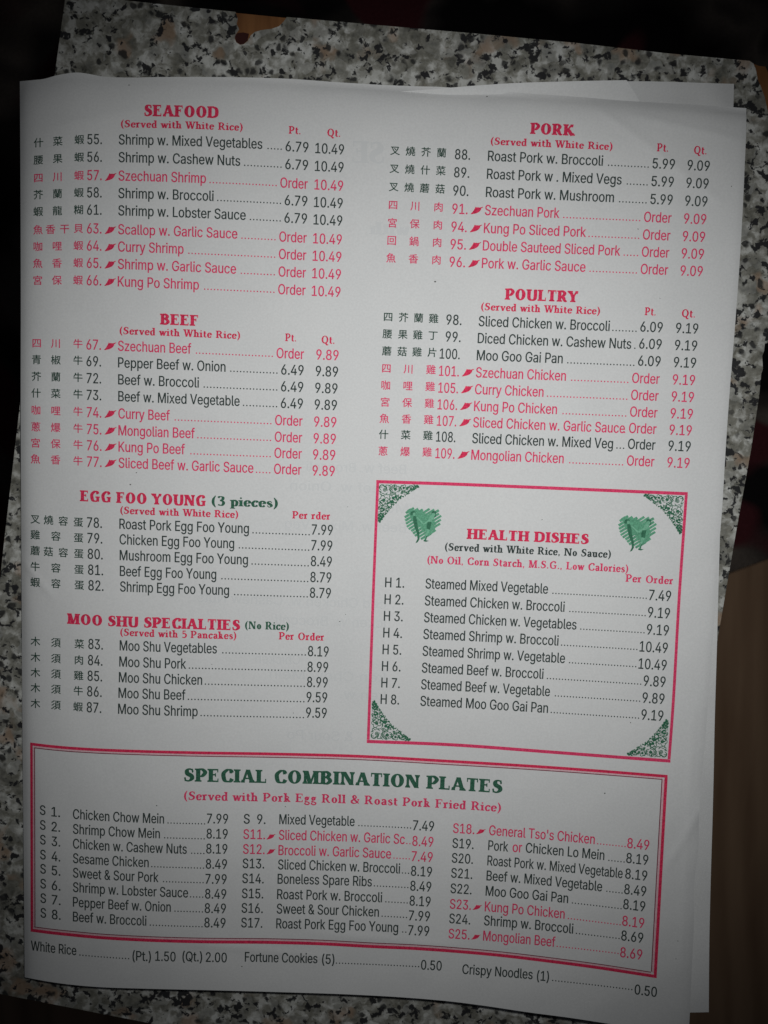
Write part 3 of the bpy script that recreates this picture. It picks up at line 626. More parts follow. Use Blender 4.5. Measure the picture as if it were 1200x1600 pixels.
class Pen:
    def __init__(self, S, T):
        self.S, self.T, self.p = S, T, []

    def stroke(self, pts, smooth=True, w=None, rot=0.0, n=7):
        q = catmull(pts, n) if smooth and len(pts) > 2 else np.array(pts, float)
        d = np.gradient(q, axis=0)
        d /= np.maximum(np.linalg.norm(d, axis=1, keepdims=True), 1e-9)
        nrm = np.stack([-d[:, 1], d[:, 0]], 1)
        if w is None:
            c, s = math.cos(rot), math.sin(rot)
            ww = self.T + (self.S - self.T) * np.abs(d[:, 1] * c - d[:, 0] * s)
        else:
            ww = np.interp(np.linspace(0, 1, len(q)), np.linspace(0, 1, len(w)), w) if hasattr(w, '__len__') else np.full(len(q), w)
        L = q + nrm * ww[:, None] / 2; R = q - nrm * ww[:, None] / 2
        for i in range(len(q) - 1):
            self.p.append([tuple(R[i]), tuple(R[i + 1]), tuple(L[i + 1]), tuple(L[i])])

    def rect(self, x0, y0, x1, y1):
        self.p.append([(x0, y0), (x1, y0), (x1, y1), (x0, y1)])

    def serif(self, x, y, up, hw=None):
        hw = hw or self.S / 2 + 0.085
        h = self.T * 0.95
        s = 1 if up else -1          # up: the stem rises from here
        self.rect(x - hw, min(y, y + s * h), x + hw, max(y, y + s * h))
        k = self.S / 2
        self.p.append([(x - hw * .8, y + s * h * .9), (x + hw * .8, y + s * h * .9), (x + k * .7, y + s * h * 2.1), (x - k * .7, y + s * h * 2.1)])

    def stem(self, x, y0, y1, s0=True, s1=True, w=None):
        w = w or self.S
        self.rect(x - w / 2, y0, x + w / 2, y1)
        if s0:
            self.serif(x, y0, True, w / 2 + .085)
        if s1:
            self.serif(x, y1, False, w / 2 + .085)

    def diag(self, xb, yb, xt, yt, w):
        self.p.append([(xb - w / 2, yb), (xb + w / 2, yb), (xt + w / 2, yt), (xt - w / 2, yt)])

    def ring(self, cx, cy, rx, ry):
        a = np.linspace(0, 2 * math.pi, 29)
        S, T = self.S, self.T
        o = [(cx + rx * math.cos(t), cy + ry * math.sin(t)) for t in a]
        i = [(cx + (rx - S * 1.05) * math.cos(t), cy + (ry - T) * math.sin(t)) for t in a]
        for k in range(28):
            self.p.append([o[k], o[k + 1], i[k + 1], i[k]])

    def dot(self, x, y, r):
        self.p.append([(x + r * math.cos(t), y + r * math.sin(t)) for t in np.linspace(0, 2 * math.pi, 9)[:-1]])


def serif_letter(ch, S, T):
    p = Pen(S, T)
    h = S / 2
    X = 0.66                 # x-height
    if ch == 'A':
        p.diag(.13, 0, .42, 1, T * 1.5); p.diag(.74, 0, .45, 1, S); p.rect(.2, .27, .66, .27 + T)
        p.serif(.13, 0, True, .13); p.serif(.75, 0, True, h + .07); w = .92
    elif ch == 'B':
        p.stem(.2, 0, 1); p.stroke([(.2, 1 - T / 2), (.42, 1 - T / 2), (.60, .76), (.44, .54), (.2, .53)])
        p.stroke([(.2, .53), (.46, .53), (.67, .28), (.46, T / 2), (.2, T / 2)]); w = .82
    elif ch == 'C':
        p.stroke([(.75, .72), (.66, .92), (.46, 1 - T / 2), (.08 + h, .72), (.05 + h, .46), (.14 + h, .14), (.47, T / 2), (.66, .09), (.77, .28)])
        p.rect(.70, .68, .77, .98); w = .84
    elif ch == 'D':
        p.stem(.2, 0, 1); p.stroke([(.2, 1 - T / 2), (.45, 1 - T / 2), (.72, .80), (.78, .5), (.72, .2), (.45, T / 2), (.2, T / 2)]); w = .95
    elif ch in 'EF':
        p.stem(.2, 0, 1); p.rect(.2, 1 - T, .68, 1); p.rect(.62, .74, .69, 1); p.rect(.2, .50, .52, .50 + T); p.rect(.47, .40, .54, .68)
        if ch == 'E':
            p.rect(.2, 0, .70, T); p.rect(.64, 0, .71, .27)
        w = .78 if ch == 'E' else .74
    elif ch == 'G':
        p.stroke([(.75, .74), (.66, .92), (.46, 1 - T / 2), (.08 + h, .72), (.05 + h, .46), (.14 + h, .14), (.48, T / 2), (.68, .08)])
        p.rect(.70, .70, .77, .98); p.rect(.76 - h, 0.03, .76 + h * .7, .42); p.rect(.52, .38, .92, .38 + T); w = .95
    elif ch == 'H':
        p.stem(.2, 0, 1); p.stem(.75, 0, 1); p.rect(.2, .47, .75, .47 + T); w = .95
    elif ch == 'I':
        p.stem(.2, 0, 1); w = .40
    elif ch == 'K':
        p.stem(.2, 0, 1); p.diag(.33, .46, .70, 1, T * 1.5); p.stroke([(.34, .52), (.50, .40), (.62, .2), (.76, .03)], w=S); p.serif(.70, 1, False, .13); p.serif(.78, 0, True, h + .06); w = .92
    elif ch == 'L':
        p.stem(.2, 0, 1); p.rect(.2, 0, .68, T); p.rect(.62, 0, .69, .32); w = .74
    elif ch == 'M':
        p.stem(.17, 0, 1, w=T * 1.5); p.stem(.90, 0, 1); p.diag(.50, 0, .24, 1, S); p.diag(.52, 0, .82, 1, T * 1.3); w = 1.10
    elif ch == 'N':
        p.stem(.16, 0, 1, w=T * 1.5); p.stem(.78, 0, 1, s0=False, w=T * 1.5); p.diag(.76, 0, .22, 1, S * 1.1); w = .95
    elif ch in 'OQ':
        p.ring(.47, .5, .44, .52)
        if ch == 'Q':
            p.stroke([(.40, .12), (.60, .02), (.72, -.16), (.92, -.14)], w=[T, S, T])
        w = .94
    elif ch == 'P':
        p.stem(.2, 0, 1); p.stroke([(.2, 1 - T / 2), (.46, 1 - T / 2), (.66, .72), (.46, .44), (.2, .43)]); w = .78
    elif ch == 'R':
        p.stem(.2, 0, 1); p.stroke([(.2, 1 - T / 2), (.44, 1 - T / 2), (.63, .74), (.44, .48), (.2, .48)]); p.stroke([(.44, .48), (.56, .30), (.66, .10), (.84, .04)], w=[S, S, S * .8, T]); w = .88
    elif ch == 'S':
        p.stroke([(.60, .72), (.55, .90), (.34, 1 - T / 2), (.13 + h * .6, .80), (.18 + h * .5, .60), (.50, .44), (.58 - h * .2, .24), (.36, T / 2), (.14, .09), (.08, .30)], w=[T, T, T * 1.1, S, S * 1.1, S * 1.1, S, T * 1.1, T, T])
        p.rect(.56, .68, .62, .98); p.rect(.06, .02, .12, .32); w = .70
    elif ch == 'T':
        p.stem(.40, 0, 1, s1=False); p.rect(.04, 1 - T, .76, 1); p.rect(.03, .70, .10, 1); p.rect(.70, .70, .77, 1); w = .80
    elif ch == 'U':
        p.stroke([(.2, .95), (.2, .34), (.28, .12), (.48, T / 2 - .02), (.68, .12), (.75, .34), (.75, .95)]); p.serif(.2, 1, False); p.serif(.76, 1, False, .13); w = .92
    elif ch == 'W':
        p.diag(.36, 0, .14, 1, S); p.diag(.38, 0, .58, .9, T * 1.3); p.diag(.80, 0, .58, 1, S); p.diag(.82, 0, 1.02, 1, T * 1.3)
        p.serif(.14, 1, False); p.serif(1.02, 1, False, .12); p.serif(.58, 1, False); w = 1.14
    elif ch == 'Y':
        p.stem(.42, 0, .5, s1=False); p.diag(.42, .42, .15, 1, S); p.diag(.45, .45, .72, 1, T * 1.4); p.serif(.15, 1, False); p.serif(.72, 1, False, .13); w = .86
    elif ch == 'a':
        p.stroke([(.10, .50), (.20, .62), (.34, .62), (.42, .46), (.42, .05)]); p.stroke([(.42, .38), (.24, .34), (.12, .20), (.20, .04), (.32, .06), (.42, .16)]); p.rect(.40, 0, .56, T); w = .58
    elif ch == 'c':
        p.stroke([(.47, .46), (.42, .60), (.29, .63), (.12, .45), (.10, .28), (.18, .07), (.32, .04), (.48, .17)]); w = .52
    elif ch == 'd':
        p.stem(.46, 0, 1.02, s0=False, s1=False); p.serif(.42, 1.02, False, h + .06); p.rect(.46, 0, .62, T)
        p.stroke([(.46, .56), (.32, .63), (.14, .52), (.11, .30), (.17, .08), (.30, .03), (.46, .12)]); w = .64
    elif ch == 'e':
        p.rect(.10, .32, .46, .32 + T * .9); p.stroke([(.47, .34), (.45, .54), (.29, .63), (.13, .50), (.10, .30), (.17, .08), (.32, .04), (.48, .17)]); w = .56
    elif ch == 'g':
        p.ring(.26, .44, .22, .23); p.stroke([(.18, .20), (.12, .10), (.34, .04), (.50, -.08), (.42, -.24), (.22, -.26), (.08, -.16), (.16, -.02)], w=T * 1.3); p.rect(.40, .58, .54, .66); w = .58
    elif ch == 'h':
        p.stem(.16, 0, 1.02, s1=False); p.serif(.12, 1.02, False, h + .06); p.stroke([(.16, .50), (.32, .63), (.46, .56), (.48, .40), (.48, .05)]); p.serif(.48, 0, True); w = .66
    elif ch == 'i':
        p.stem(.16, 0, X, s1=False); p.serif(.12, X, False, h + .06); p.dot(.15, .88, .09); w = .33
    elif ch == 'k':
        p.stem(.16, 0, 1.02, s1=False); p.serif(.12, 1.02, False, h + .06); p.stroke([(.18, .36), (.34, .40), (.44, .52), (.34, .64), (.20, .60)], w=T * 1.2); p.stroke([(.30, .38), (.40, .2), (.52, .04)], w=S); p.rect(.44, 0, .64, T); w = .64
    elif ch == 'l':
        p.stem(.16, 0, 1.02, s1=False); p.serif(.12, 1.02, False, h + .06); w = .33
    elif ch == 'n':
        p.stem(.16, 0, X, s1=False); p.serif(.12, X, False, h + .06); p.stroke([(.16, .50), (.32, .63), (.46, .56), (.48, .40), (.48, .05)]); p.serif(.48, 0, True); w = .67
    elif ch == 'o':
        p.ring(.30, .33, .28, .345); w = .60
    elif ch == 'p':
        p.stem(.17, -.28, X, s1=False); p.serif(.13, X, False, h + .06); p.stroke([(.17, .54), (.32, .63), (.49, .50), (.52, .32), (.46, .09), (.33, .03), (.17, .10)]); w = .62
    elif ch == 'r':
        p.stem(.16, 0, X, s1=False); p.serif(.12, X, False, h + .06); p.stroke([(.18, .46), (.28, .60), (.42, .60)], w=[T, S * .9, S]); w = .48
    elif ch == 's':
        p.stroke([(.40, .48), (.34, .62), (.22, .63), (.12, .52), (.18, .40), (.34, .29), (.40, .16), (.28, .03), (.15, .05), (.08, .20)], w=[T, T, T, S * .9, S, S, S * .9, T, T, T]); w = .48
    elif ch == 't':
        p.stem(.18, .08, .86, s0=False, s1=False); p.rect(.04, X - T, .40, X); p.stroke([(.18, .16), (.26, .04), (.40, .10)], w=T * 1.2); w = .42
    elif ch == 'u':
        p.stroke([(.16, X - .03), (.16, .26), (.22, .06), (.34, .04), (.48, .16)]); p.stem(.48, 0, X, s0=False, s1=False); p.serif(.12, X, False, h + .06); p.serif(.44, X, False, h + .05); p.rect(.48, 0, .64, T); w = .66
    elif ch == 'v':
        p.diag(.30, 0, .12, X, S); p.diag(.32, 0, .50, X, T * 1.3); p.serif(.12, X, False, h + .06); p.serif(.5, X, False, .10); w = .60
    elif ch == 'w':
        p.diag(.26, 0, .11, X, S); p.diag(.28, 0, .42, X, T * 1.3); p.diag(.56, 0, .42, X, S); p.diag(.58, 0, .73, X, T * 1.3); p.serif(.11, X, False, h + .05); p.serif(.73, X, False, .10); w = .82
    elif ch == '(':
        p.stroke([(.30, 1.05), (.14, .72), (.10, .42), (.14, .12), (.30, -.20)], w=[T * .8, S * .8, S * .95, S * .8, T * .8]); w = .34
    elif ch == ')':
        p.stroke([(.06, 1.05), (.22, .72), (.26, .42), (.22, .12), (.06, -.20)], w=[T * .8, S * .8, S * .95, S * .8, T * .8]); w = .36
    elif ch == '.':
        p.dot(.13, .08, .09); w = .28
    elif ch == ',':
        p.dot(.13, .08, .09); p.stroke([(.15, .06), (.10, -.12)], w=T); w = .28
    elif ch == '3':
        p.stroke([(.10, .84), (.26, .97), (.48, .90), (.46, .66), (.26, .54)]); p.stroke([(.26, .54), (.48, .46), (.54, .24), (.38, .03), (.10, .10)]); w = .64
    elif ch == '5':
        p.rect(.14, .86, .50, 1.0); p.rect(.12, .50, .12 + T, 1.0); p.stroke([(.14, .54), (.32, .62), (.52, .48), (.54, .24), (.36, .03), (.10, .10)]); w = .64
    elif ch == '&':
        p.stroke([(.78, .50), (.66, .18), (.40, .03), (.16, .12), (.14, .34), (.40, .54), (.54, .74), (.42, .96), (.26, .86), (.30, .66), (.52, .32), (.80, .04)], w=[T, T, T, S, S, T, S * .8, T, S, S, S, T]); p.rect(.64, .46, .86, .46 + T); w = .88
    V, F = union(p.p)
    return V, F, w


_serif = {}


def serif_glyph(ch, S, T):
    k = (ch, S, T)
    if k not in _serif:
        _serif[k] = serif_letter(ch, S, T)
    return _serif[k]


# ------------------------------------------------------------------ printing
class Print:
    """one printed part: flat shapes in survey-picture coordinates, laid on the sheet when built"""

    def __init__(self, *mats):
        self.m = list(mats); self.v = []; self.f = []; self.i = []; self.n = 0; self.lifts = []

    def add(self, xs, ys, faces, mi=0, lift=0.0):
        xs = np.asarray(xs, float).ravel(); ys = np.asarray(ys, float).ravel()
        self.v.append(np.stack([xs, ys], 1)); self.lifts.append(np.full(len(xs), lift))
        for f in faces:
            self.f.append(tuple(self.n + k for k in f)); self.i.append(mi)
        self.n += len(xs)

    def sans(self, s, x0, y0, cap, k=0.70, x1=None, mi=0, right=None):
        """condensed sans text; k = width ratio, or fitted to end at x1; returns end x"""
        wn = sans_width(s)
        if x1 is not None:      # x0 and x1 are where the ink begins and ends
            lb = sans_glyph(s[0])[0][:, 0].min()
            ink = wn - lb - (_adv[s[-1]] / CAP - sans_glyph(s[-1])[0][:, 0].max())
            k = (x1 - x0) / (ink * cap)
            x0 = x0 - lb * k * cap
        if right is not None:
            x0 = right - wn * cap * k
        pen = 0.0
        S_, T_, F_, n = [], [], [], 0
        for ch in s:
            if ch != ' ':
                V, F = sans_glyph(ch)
                S_.append((pen + V[:, 0]) * cap * k); T_.append(V[:, 1] * cap)
                F_ += [tuple(n + q for q in f) for f in F]; n += len(V)
            pen += _adv[ch] / CAP
        X, Y = along(x0, y0, np.concatenate(S_), np.concatenate(T_))
        self.add(X, Y, F_, mi)
        return x0 + pen * cap * k

    def serif(self, s, x0, y0, x1, cap, S, T, mi=0, gap=0.06):
        tot = 0.0
        for ch in s:
            tot += .40 if ch == ' ' else serif_glyph(ch, S, T)[2] + gap
        k = (x1 - x0) / tot / cap
        pen = 0.0
        S_, T_, F_, n = [], [], [], 0
        for ch in s:
            if ch == ' ':
                pen += .40; continue
            V, F, wd = serif_glyph(ch, S, T)
            S_.append((pen + V[:, 0]) * cap * k); T_.append(V[:, 1] * cap)
            F_ += [tuple(n + q for q in f) for f in F]; n += len(V)
            pen += wd + gap
        X, Y = along(x0, y0, np.concatenate(S_), np.concatenate(T_))
        self.add(X, Y, F_, mi)

    def cjk(self, ch, cx, cy, size, mi=0):
        V, F = cjk_glyph(ch)
        X, Y = along(cx, cy, V[:, 0] * size, V[:, 1] * size)
        self.add(X, Y, F, mi)

    def dots(self, xa, xb, x0, y0, mi=0, pitch=5.15, r=1.18):
        """leader dots on the line through x0, y0 between xa and xb"""
        n = int((xb - xa) / pitch)
        for q in range(n + 1):
            s = xb - q * pitch - x0
            a = np.linspace(0, 2 * math.pi, 9)[:-1]
            X, Y = along(x0, y0, s + r * np.cos(a), r + r * np.sin(a))
            self.add(X, Y, [tuple(range(8))], mi)

    def quadline(self, P, Q, mi=0, lift=0.0):
        """band between two equally long point rows"""
        P = np.asarray(P, float); Q = np.asarray(Q, float); n = len(P)
        V = np.concatenate([P, Q])
        self.add(V[:, 0], V[:, 1], [(i, i + 1, n + i + 1, n + i) for i in range(n - 1)], mi, lift)

    def build(self, name, parent, hf=page_h, lift=0.070):
        v = np.concatenate(self.v); L = np.concatenate(self.lifts)
        P = on_sheet(v[:, 0], v[:, 1], hf)
        P[:, 2] += (lift + L) * MM
        # wind every face upwards
        F = []
        for f in self.f:
            a = P[list(f)]
            n = np.roll(a, -1, 0)
            F.append(f if (a[:, 0] * n[:, 1] - n[:, 0] * a[:, 1]).sum() > 0 else f[::-1])
        return obj(name, P, F, self.m, parent, self.i)


def curve_y(pts):
    x = np.array([p[0] for p in pts], float); y = np.array([p[1] for p in pts], float)

    def f(q):
        # monotone-ish cubic through the points
        d = np.gradient(y, x)
        q = np.asarray(q, float)
        i = np.clip(np.searchsorted(x, q, 'right') - 1, 0, len(x) - 2)
        hh = x[i + 1] - x[i]; t = (q - x[i]) / hh
        return (y[i] * (1 + 2 * t) * (1 - t) ** 2 + hh * d[i] * t * (1 - t) ** 2 + y[i + 1] * t * t * (3 - 2 * t) + hh * d[i + 1] * t * t * (t - 1))
    return f


def sheet_mesh(name, top, bottom, left, right, hf, nu, nv, parent, mats, thick=0.11):
    """paper leaf from its four edge curves (top/bottom: y of x; left/right: x of y)"""
    u = np.linspace(0, 1, nu); v = np.linspace(0, 1, nv)
    U, Vv = np.meshgrid(u, v)
    tl = np.array([top[0][0], top[0][1]], float); tr = np.array(top[-1], float)
    bl = np.array(bottom[0], float); br = np.array(bottom[-1], float)
    ft, fb = curve_y(top), curve_y(bottom)
    fl, fr = curve_y([(p[1], p[0]) for p in left]), curve_y([(p[1], p[0]) for p in right])
    xt = tl[0] + (tr[0] - tl[0]) * U; T = np.stack([xt, ft(xt)], -1)
    xb = bl[0] + (br[0] - bl[0]) * U; B = np.stack([xb, fb(xb)], -1)
    yl = tl[1] + (bl[1] - tl[1]) * Vv; Lf = np.stack([fl(yl), yl], -1)
    yr = tr[1] + (br[1] - tr[1]) * Vv; R = np.stack([fr(yr), yr], -1)
    U_, V_ = U[..., None], Vv[..., None]
    C = (1 - V_) * T + V_ * B + (1 - U_) * Lf + U_ * R - ((1 - U_) * (1 - V_) * tl + U_ * (1 - V_) * tr + (1 - U_) * V_ * bl + U_ * V_ * br)
    P = on_sheet(C[..., 0].ravel(), C[..., 1].ravel(), hf)
    F = []
    for j in range(nv - 1):
        for i in range(nu - 1):
            a = j * nu + i
            F.append((a, a + nu, a + nu + 1, a + 1))
    o = obj(name, P, F, mats, parent, smooth=True)
    md = o.modifiers.new('thickness', 'SOLIDIFY')
    md.thickness = thick * MM
    md.offset = -1
    es = o.modifiers.new('crisp_edge', 'EDGE_SPLIT')
    es.split_angle = math.radians(50)
    return o

# ------------------------------------------------------------------ floor and rug
FLOOR_Z = -0.20
s = 1.6
floor = obj('wood_floor', [(-s, -s, FLOOR_Z), (s, -s, FLOOR_Z), (s, s, FLOOR_Z), (-s, s, FLOOR_Z)], [(0, 1, 2, 3)], FLOOR)
floor['kind'] = 'structure'
RZ = FLOOR_Z + 0.010
(e0, e1) = px_poly([(1140, 895), (1200, 873)], RZ)
ux, uy = e1[0] - e0[0], e1[1] - e0[1]
L = math.hypot(ux, uy); ux /= L; uy /= L
rp = [(e0[0] + ux * a - uy * b, e0[1] + uy * a + ux * b) for a, b in ((-1.1, 0), (0.55, 0), (0.55, 1.0), (-1.1, 1.0))]
v, f = prism(rp, FLOOR_Z + 0.001, RZ)
rug = obj('rug', v, f, RUG)
rug['label'] = 'dark rug with dull red patches lying on the brown wood floor below'
rug['category'] = 'rug'

# ------------------------------------------------------------------ small table with granite-look laminate
table = empty('small_table', 'speckled granite pattern table top with a chipped edge, under the white menu', 'table', (0, 0, FLOOR_Z))
LAM = 0.0008
outline = [(103, -11), (192, 0), (280, 9.5), (368, 18.5), (371, 27), (369, 36), (373, 44), (368, 51), (366, 58), (369, 66), (375, 70),
           (381, 69), (387, 64), (391, 56), (398, 50), (408, 47), (424, 45), (436, 41), (443, 34), (448, 26.5), (600, 40), (750, 53), (900, 67),
           (1040, 83), (1171, 95), (1177, 99), (1181, 108), (1184, 124), (1190, 138), (1195, 152), (1205, 200), (1216, 300), (1214, 480), (1206, 534),
           (1195, 537), (1194, 548), (1191, 556), (1192, 577), (1189.5, 584), (1186, 620), (1174, 700), (1150, 832), (1128, 960), (1105, 1090), (1060, 1350),
           (990, 1752), (500, 1651), (225, 1597), (0, 1553), (-62, 1540), (-30, 1190), (0, 905), (8, 832), (30, 642), (85, 120)]
lam = px_poly(outline, 0.0)
v, f = prism(lam, -LAM, 0.0)
lo = obj('laminate_top', v, f, [GRANITE, EDGE], table, [0, 0] + [1] * (len(f) - 2))
core_px = [(104, -10), (192, 1.5), (368, 20), (448, 28), (900, 68.5), (1171, 97), (1186, 103), (1196, 104), (1222, 160), (1222, 470), (1203, 534), (1188, 540), (1187, 584),
           (1172, 700), (1148, 832), (1103, 1090), (1058, 1350), (988, 1749), (500, 1649), (0, 1551), (-60, 1538), (1, 905), (31, 642)]
v, f = prism(px_poly(core_px, -LAM), -0.022, -LAM - 0.00002)
obj('board', v, f, CORE, table)
gp = px_poly([(367, 57), (371, 52), (380, 51), (389, 53), (387, 63), (381, 68.5), (375, 69.5), (369, 65)], -LAM)
v, f = prism(gp, -LAM - 0.00001, -LAM + 0.00015)
obj('dried_glue', v, f, MAROON, table)
for lx, ly in ((-0.085, 0.115), (0.085, 0.105), (-0.085, -0.135), (0.060, -0.135)):
    bm = bmesh.new()
    bmesh.ops.create_cone(bm, cap_ends=True, segments=20, radius1=0.009, radius2=0.014, depth=0.178)
    bmesh.ops.translate(bm, verts=bm.verts, vec=(lx, ly, -0.022 - 0.089))
    me = bpy.data.meshes.new('leg'); bm.to_mesh(me); bm.free()
    me.materials.append(LEGWOOD)
    o = bpy.data.objects.new('leg', me); COL.objects.link(o); o.parent = table
for o in table.children:
    o.location.z -= FLOOR_Z

# ------------------------------------------------------------------ menu
menu = empty('menu', 'white folded takeout menu printed in red and green with dish names and prices', 'menu', (0, 0, 0))
TOP = [(31, 127), (50, 125.3), (70, 123), (87.5, 118), (107, 114.5), (122, 113.3), (136, 115), (160, 119.5), (190, 121), (250, 120.3), (320, 120.2), (400, 121.3), (450, 123),
       (525, 128.3), (600, 132.8), (640, 134.5), (692, 136), (733, 139.3), (800, 143.8), (850, 147.6), (908, 151.6), (967, 156.8), (1025, 160.2), (1112, 165.2), (1166, 169)]
BOT = [(38.5, 1527), (75, 1533.7), (110, 1538.5), (150, 1542), (225, 1544.8), (300, 1546.6), (430, 1550), (560, 1554.5), (630, 1558.5), (710, 1565.5), (760, 1572), (820, 1581), (895, 1591), (950, 1599.5), (1076, 1619)]
LEFT = [(31, 127), (32, 300), (32.5, 480), (32.3, 640), (33, 800), (34, 980), (35, 1150), (37, 1350), (38.5, 1527)]
RIGHT = [(1166, 169), (1166, 200), (1164, 250), (1160, 337), (1154.7, 425), (1147, 528), (1140.6, 606), (1134, 700), (1128, 800), (1123, 862), (1120, 919), (1116, 972), (1108, 1075),
         (1100, 1178), (1095.5, 1225), (1092.5, 1270), (1090.5, 1335), (1086, 1367), (1084, 1450), (1081, 1512), (1078, 1582), (1076, 1619)]
page = sheet_mesh('front_page', TOP, BOT, LEFT, RIGHT, page_h, 230, 300, menu, PAPER)
leaf = sheet_mesh('inner_leaf', [(46, 150), (400, 140), (650, 140), (750, 136), (860, 130.5), (980, 127), (1147, 131)],
                  [(48, 1500), (300, 1522), (600, 1545), (950, 1578), (1030, 1581), (1085, 1582), (1107.5, 1581.5)],
                  [(46, 150), (47, 700), (48, 1500)],
                  [(1147, 131), (1146, 165), (1134, 560), (1122, 940), (1120.5, 1000), (1118.7, 1060), (1116.5, 1137), (1115.3, 1200), (1113.5, 1275), (1110.5, 1375), (1108.3, 1475), (1107.8, 1530), (1107.5, 1581.5)],
                  leaf_h, 90, 110, menu, PAPER)
flap = sheet_mesh('turned_flap', [(560, 148), (700, 137.3), (740, 134), (800, 130), (870, 127.6), (930, 126), (979, 125.2)],
                  [(560, 420), (800, 420), (1080, 420)], [(560, 148), (560, 420)],
                  [(979, 125.2), (986, 136), (1000, 160), (1022, 230), (1080, 420)], flap_h, 60, 40, menu, PAPER)

CAPH = 15.8


def lerp(a, b, t):
    return a + (b - a) * t


def chili(parent, x0, x1, yb, yt):
    """little pepper mark, tip at x0, stalk flick at x1"""
    s = [(0, 0.0), (.10, .16), (.22, .42), (.33, .74), (.40, 1.0), (.47, .90), (.60, .93), (.74, .90), (1.0, 1.03), (1.0, .95), (.85, .78), (.84, .62), (.76, .42), (.62, .24), (.44, .11), (.22, .02), (.10, -.03)]
    P = Print(INK_HEAD)
    V, F = union([[(a * (x1 - x0), b * (yb - yt)) for a, b in s]])
    X, Y = along(x0, yb, V[:, 0], V[:, 1])
    P.add(X, Y, F)
    P.build('chili_mark', parent)


def section(ends, rows, Y, xn, numx, numd, p1, p2, chx3, chx4, chd, k, ksub=None, dotgap=6.5, cap=CAPH, size=15.6):
    """a block of dishes; rows: (chars, number, name, price, price or None, hot)"""
    P = Print(INK_DARK, INK_RED, INK_CHAR, INK_RED)
    n = len(rows)
    for r, (chars, num, name, a, b, hot) in enumerate(rows):
        t = r / (n - 1)
        y = Y[r]
        mi = 1 if hot else 0
        x = lerp(xn[0], xn[1], t)
        # characters
        pos = chx4 if len(chars) == 4 else chx3
        for q, ch in enumerate(chars):
            c0, c1 = pos[q]
            d0 = lerp(chd[0][0], chd[1][0], t); d1 = lerp(chd[0][1], chd[1][1], t)
            u = (c0 - pos[0][0]) / max(1e-6, pos[-1][0] - pos[0][0])
            P.cjk(ch, lerp(c0, c1, t), y + lerp(d0, d1, u), size, 3 if hot else 2)
        nx0 = lerp(numx[0], numx[1], t); nx1 = lerp(numx[2], numx[3], t)
        if len(num) == 4:
            nx0 -= 8 if numx[0] > 300 else 0
        P.sans(num, nx0, y + lerp(numd[0], numd[1], t), cap, x1=nx1, mi=mi)
        if hot:
            chili(page, nx1 + 4.5, x - 3.0, y + lerp(numd[0], numd[1], t) + .7, y + lerp(numd[0], numd[1], t) - 11.2)
        P.sans(name, x, y, cap, x1=ends[r], mi=mi); xe = ends[r]
        xl = lerp(p1[0], p1[1], t); xr = lerp(p1[2], p1[3], t)
        d = lerp(p1[4], p1[5], t)
        wd = cap * 1.0
        if a == 'Order':
            xl = xr - 43.0
        elif len(a) == 5:
            xl = xr - 44.0
        P.sans(a, xl, y + d, cap, x1=xr, mi=mi)
        P.dots(xe + 4.5, xl - dotgap, x, y, mi)
        if b:
            P.sans(b, lerp(p2[0], p2[1], t) if len(b) == 5 else lerp(p2[2], p2[3], t) - 35, y + lerp(p2[4], p2[5], t), cap, x1=lerp(p2[2], p2[3], t), mi=mi)
    P.build('dish_list', page)


def heading(s, x0, y0, x1, cap, m=INK_HEAD, S=.30, T=.125, name='section_heading'):
    P = Print(m)
    P.serif(s, x0, y0, x1, cap, S, T)
    return P


def sub(P, s, x0, y0, x1, cap, mi=0, S=.21, T=.105):
    P.serif(s, x0, y0, x1, cap, S, T, mi)


K_L = 0.735
# SEAFOOD
P = heading('SEAFOOD', 225, 181.5, 343, 18)
sub(P, '(Served with White Rice)', 189, 199, 380, 11.5)
sub(P, 'Pt.', 451, 209, 471, 12); sub(P, 'Qt.', 511, 213, 533, 12)
P.build('section_heading', page)
section([410, 375.5, 322, 334, 384, 371, 287, 369, 311], [
    ('什菜蝦', '55.', 'Shrimp w. Mixed Vegetables', '6.79', '10.49', 0),
    ('腰果蝦', '56.', 'Shrimp w. Cashew Nuts', '6.79', '10.49', 0),
    ('四川蝦', '57.', 'Szechuan Shrimp', 'Order', '10.49', 1),
    ('芥蘭蝦', '58.', 'Shrimp w. Broccoli', '6.79', '10.49', 0),
    ('蝦龍糊', '61.', 'Shrimp w. Lobster Sauce', '6.79', '10.49', 0),
    ('魚香干貝', '63.', 'Scallop w. Garlic Sauce', 'Order', '10.49', 1),
    ('咖哩蝦', '64.', 'Curry Shrimp', 'Order', '10.49', 1),
    ('魚香蝦', '65.', 'Shrimp w. Garlic Sauce', 'Order', '10.49', 1),
    ('宮保蝦', '66.', 'Kung Po Shrimp', 'Order', '10.49', 1)],
    [225.8, 253.5, 282.3, 309.5, 336.6, 366, 393, 420.2, 447.5], (185.5, 184), (136.5, 135.5, 159.5, 158.5), (-.2, -1.8),
    (446, 442.5, 482, 477.5, 10.3, 12), (492.5, 487, 537.5, 532, 13.4, 14.6),
    [(60.5, 59), (90.5, 89), (124, 122)], [(60.5, 59), (80, 78.5), (102, 100.5), (124, 122)], ((-2.8, -7.8), (-9.5, -10)), K_L)
